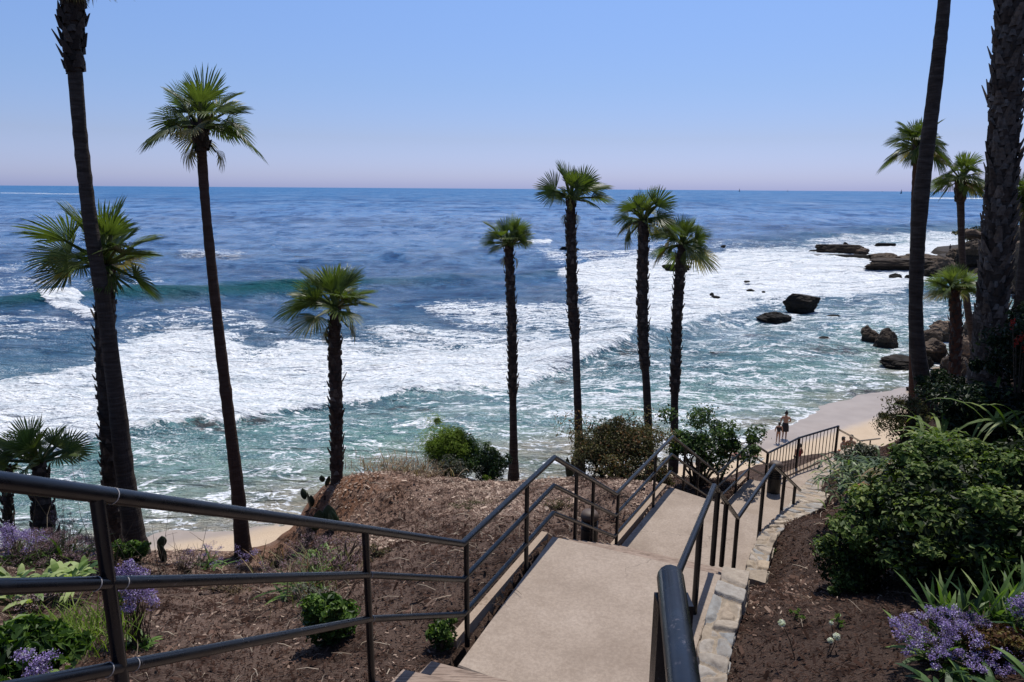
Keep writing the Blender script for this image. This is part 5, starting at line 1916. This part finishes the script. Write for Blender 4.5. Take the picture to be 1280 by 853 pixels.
def make_people():
    def sand(u, v, Y):
        p_ = atY(u, v, Y)
        p_[2] = beach_h(np.array([p_[0]]), np.array([p_[1]]))[0]
        return p_
    rest = dict(elL=(-.15, .01, .66), elR=(.15, .01, .66), haL=(-.15, -.03, .52), haR=(.15, -.03, .52))
    # solve range so feet meet the sand
    def feet(u, v):
        p_ = atZ(u, v, -13.9)
        for _ in range(6):
            zz = beach_h(np.array([p_[0]]), np.array([p_[1]]))[0]
            p_ = atZ(u, v, zz)
        return p_
    person('bare backed woman with a hair bun and dark wrap skirt looking at the sea', feet(980, 549), 1.72, math.radians(160), dict(elL=(-.16, 0, .67), elR=(.15, .02, .67), haL=(-.08, -.08, .60), haR=(.16, -.02, .53), stance=.05, step=.04), skirt='blackcloth', skin=.5, bun=True, hairlen=.02)
    person('child in a black top standing close beside the woman in the wrap', feet(972, 554), 1.28, math.radians(165), rest, top='blackcloth', skin=.55)
    person('person in a dark red shirt and black shorts seen through the pickets', feet(995.5, 591), 1.60, math.radians(200), dict(elL=(-.14, .03, .67), elR=(.14, .03, .67), haL=(-.13, -.08, .56), haR=(.13, -.05, .53), step=.07), top='redcloth', bottom='blackcloth', skin=.3)
    person('tanned bather in orange shorts beyond the picket railing, left one of two', feet(1051, 583), 1.62, math.radians(30), dict(elL=(-.15, -.02, .68), elR=(.14, -.04, .68), haL=(-.12, -.10, .62), haR=(.06, -.12, .62), step=.05), bottom='orangecloth', skin=.25)
    p4 = person('tanned bather with a yellow towel beyond the picket railing, right one of two', feet(1060, 583), 1.72, math.radians(-20), dict(elL=(-.14, -.04, .68), elR=(.14, 0, .67), haL=(-.06, -.12, .60), haR=(.14, -.05, .56), step=.05), bottom='blackcloth', skin=.2)
    c = feet(1056.5, 583)
    b = MB()
    xs = np.linspace(-.16, .16, 8)
    X, Z = np.meshgrid(xs, np.linspace(.55, 1.08, 8))
    b.grid(c[0] + X, c[1] - .22 + .03 * np.sin(X * 30), c[2] + Z)
    tag(b.build('towel', M['yellowcloth']), 'yellow green towel held between the two tanned bathers', 'towel')
    # sunbather
    c = feet(934, 574)
    root = person('sunbather lying on the sand left of the stairs, seen through the railing', c + [.6, 0, .14], 1.65, 0., dict(elL=(-.14, .0, .68), elR=(.14, .0, .68), haL=(-.13, .02, .55), haR=(.13, 0, .55), stance=.04), top='pink', bottom='blackcloth', skin=.6)
    root.rotation_euler = (math.radians(-90), 0, math.radians(80))
    # bag by the person in red
    c = feet(1005, 583)
    b = MB()
    for i, (r_, z) in enumerate([(.0, 0)]):
        V, Fc = ICOS
        W_ = V * [.27, .2, .2]
        W_[:, 2] = np.maximum(W_[:, 2], -.15)
        b.addtri(W_ + c + [0, 0, .15], Fc)
    b.tube([c + [-.15, 0, .3], c + [-.08, 0, .46], c + [.08, 0, .46], c + [.15, 0, .3]], .015, 6)
    tag(b.build('beach_bag', M['blackcloth'], origin=c), 'dark beach bag on the sand beside the person in red', 'bag')
    # far rock figure
    p_ = atY(1187, 314, 150)
    person('tiny dark figure standing on the far rocks', p_, 1.5, 0, rest, top='blackcloth', bottom='blackcloth', skin=.1, group='people on the beach')
    # boats
    for u, Dd, hh, lab in [(919.5, 5200, 26, 'sailboat with a full dark sail, leftmost on the horizon'), (979, 6000, 19, 'small sailboat, second from the left on the horizon'), (1095.5, 7500, 16, 'faintest small sailboat on the horizon'), (1119, 3400, 24, 'sailboat nearest the leaning trunk, sitting just under the horizon')]:
        c = atY(u, 300, Dd)
        c[2] = SEA
        root = empty('sailboat', tuple(c), lab, 'sailboat', 'sailboats on the horizon')
        w = hh * .35
        b = MB()
        b.add([c + [-w * .6, 0, 2], c + [w * .6, 0, 2], c + [w * .45, 0, 0], c + [-w * .4, 0, 0], c + [-w * .6, 3, 2], c + [w * .6, 3, 2], c + [w * .45, 3, 0], c + [-w * .4, 3, 0]],
              [[0, 1, 2, 3], [4, 7, 6, 5], [0, 4, 5, 1], [1, 5, 6, 2], [0, 3, 7, 4]])
        b.build('hull', M['sail'], root)
        b = MB()
        b.addtri([c + [0, 1, hh], c + [.3, 1, 2.5], c + [w * .6, 1.2, 3]], [[0, 1, 2]])
        b.build('mainsail', M['sail'], root)
        b = MB()
        b.addtri([c + [-.3, 1, hh * .85], c + [-w * .5, .6, 2.5], c + [-.4, 1, 2.5]], [[0, 1, 2]])
        b.build('jib', M['sail'], root)
    for u, v, lab in [(104, 243.4, 'white motorboat drawing a wake near the left horizon'), (1148, 248.2, 'white motorboat drawing a wake behind the leaning trunk')]:
        c = atZ(u, v, SEA)
        root = empty('motorboat', tuple(c), lab, 'motorboat')
        b = MB()
        b.add([c + [-5, 0, 0], c + [4, 0, 0], c + [6, 1, 1.8], c + [-5, 0, 1.5], c + [-5, 3, 0], c + [4, 3, 0], c + [-5, 3, 1.5]], [[0, 1, 2, 3], [4, 6, 2, 5], [3, 2, 6, 6], [0, 3, 6, 4]])
        b.build('hull', M['hull'], root)
        b = MB()
        b.box(c + [-.5, 1.5, 2.2], (3.5, 2, 1.4))
        b.build('cabin', M['hull'], root)

# ------------------------------------------------------------------ light


def make_light():
    w = bpy.data.worlds.new('World')
    scene.world = w
    w.use_nodes = True
    nt = w.node_tree
    nt.nodes.clear()
    out = nt.nodes.new('ShaderNodeOutputWorld')
    bg = nt.nodes.new('ShaderNodeBackground')
    sky = nt.nodes.new('ShaderNodeTexSky')
    sky.sky_type = 'NISHITA'
    sky.sun_disc = False
    el, az = math.radians(66), math.radians(20)
    sky.sun_elevation = el
    sky.sun_rotation = az
    sky.air_density = 1.0
    sky.dust_density = .6
    sky.ozone_density = 1.5
    sky.altitude = 20
    tc = nt.nodes.new('ShaderNodeTexCoord')
    sx = nt.nodes.new('ShaderNodeSeparateXYZ')
    nt.links.new(tc.outputs['Generated'], sx.inputs[0])
    rp = nt.nodes.new('ShaderNodeValToRGB')
    e = rp.color_ramp.elements
    SKYR = [(0., (.68, .82, 1.74)), (.015, (.725, .83, 1.56)), (.066, (.736, .777, 1.18)), (.135, (.78, .872, 1.20)), (.25, (.90, 1.04, 1.37)), (.5, (.95, 1.05, 1.3)), (1., (1., 1.05, 1.2))]
    e[0].position, e[0].color = 0, (*SKYR[0][1], 1)
    e[1].position, e[1].color = 1, (*SKYR[-1][1], 1)
    for p_, c in SKYR[1:-1]:
        k = e.new(p_)
        k.color = (*c, 1)
    nt.links.new(sx.outputs['Z'], rp.inputs[0])
    mx = nt.nodes.new('ShaderNodeMix')
    mx.data_type = 'RGBA'
    mx.blend_type = 'MULTIPLY'
    mx.inputs[0].default_value = 1
    nt.links.new(sky.outputs[0], mx.inputs[6])
    nt.links.new(rp.outputs[0], mx.inputs[7])
    nt.links.new(mx.outputs[2], bg.inputs[0])
    bg.inputs[1].default_value = .1
    nt.links.new(bg.outputs[0], out.inputs[0])
    ld = bpy.data.lights.new('sun', 'SUN')
    ld.energy = 4.9
    ld.angle = math.radians(.53)
    ld.color = (1., .955, .89)
    lo = bpy.data.objects.new('sun', ld)
    link(lo)
    d = Vector((math.sin(az) * math.cos(el), math.cos(az) * math.cos(el), math.sin(el)))
    lo.rotation_euler = d.to_track_quat('Z', 'Y').to_euler()
    lo.location = (5, 5, 20)
    scene.view_settings.view_transform = 'Standard'
    scene.view_settings.look = 'None'
    scene.view_settings.exposure = 0
    scene.cycles.max_bounces = 6
    scene.cycles.transparent_max_bounces = 6
    scene.cycles.use_denoising = True


make_light()
make_sea()
make_ground()
make_litter()
make_stairs()
make_rails()
make_wall()
make_lamps()
make_palms()
make_plants()
make_rocks()
make_people()
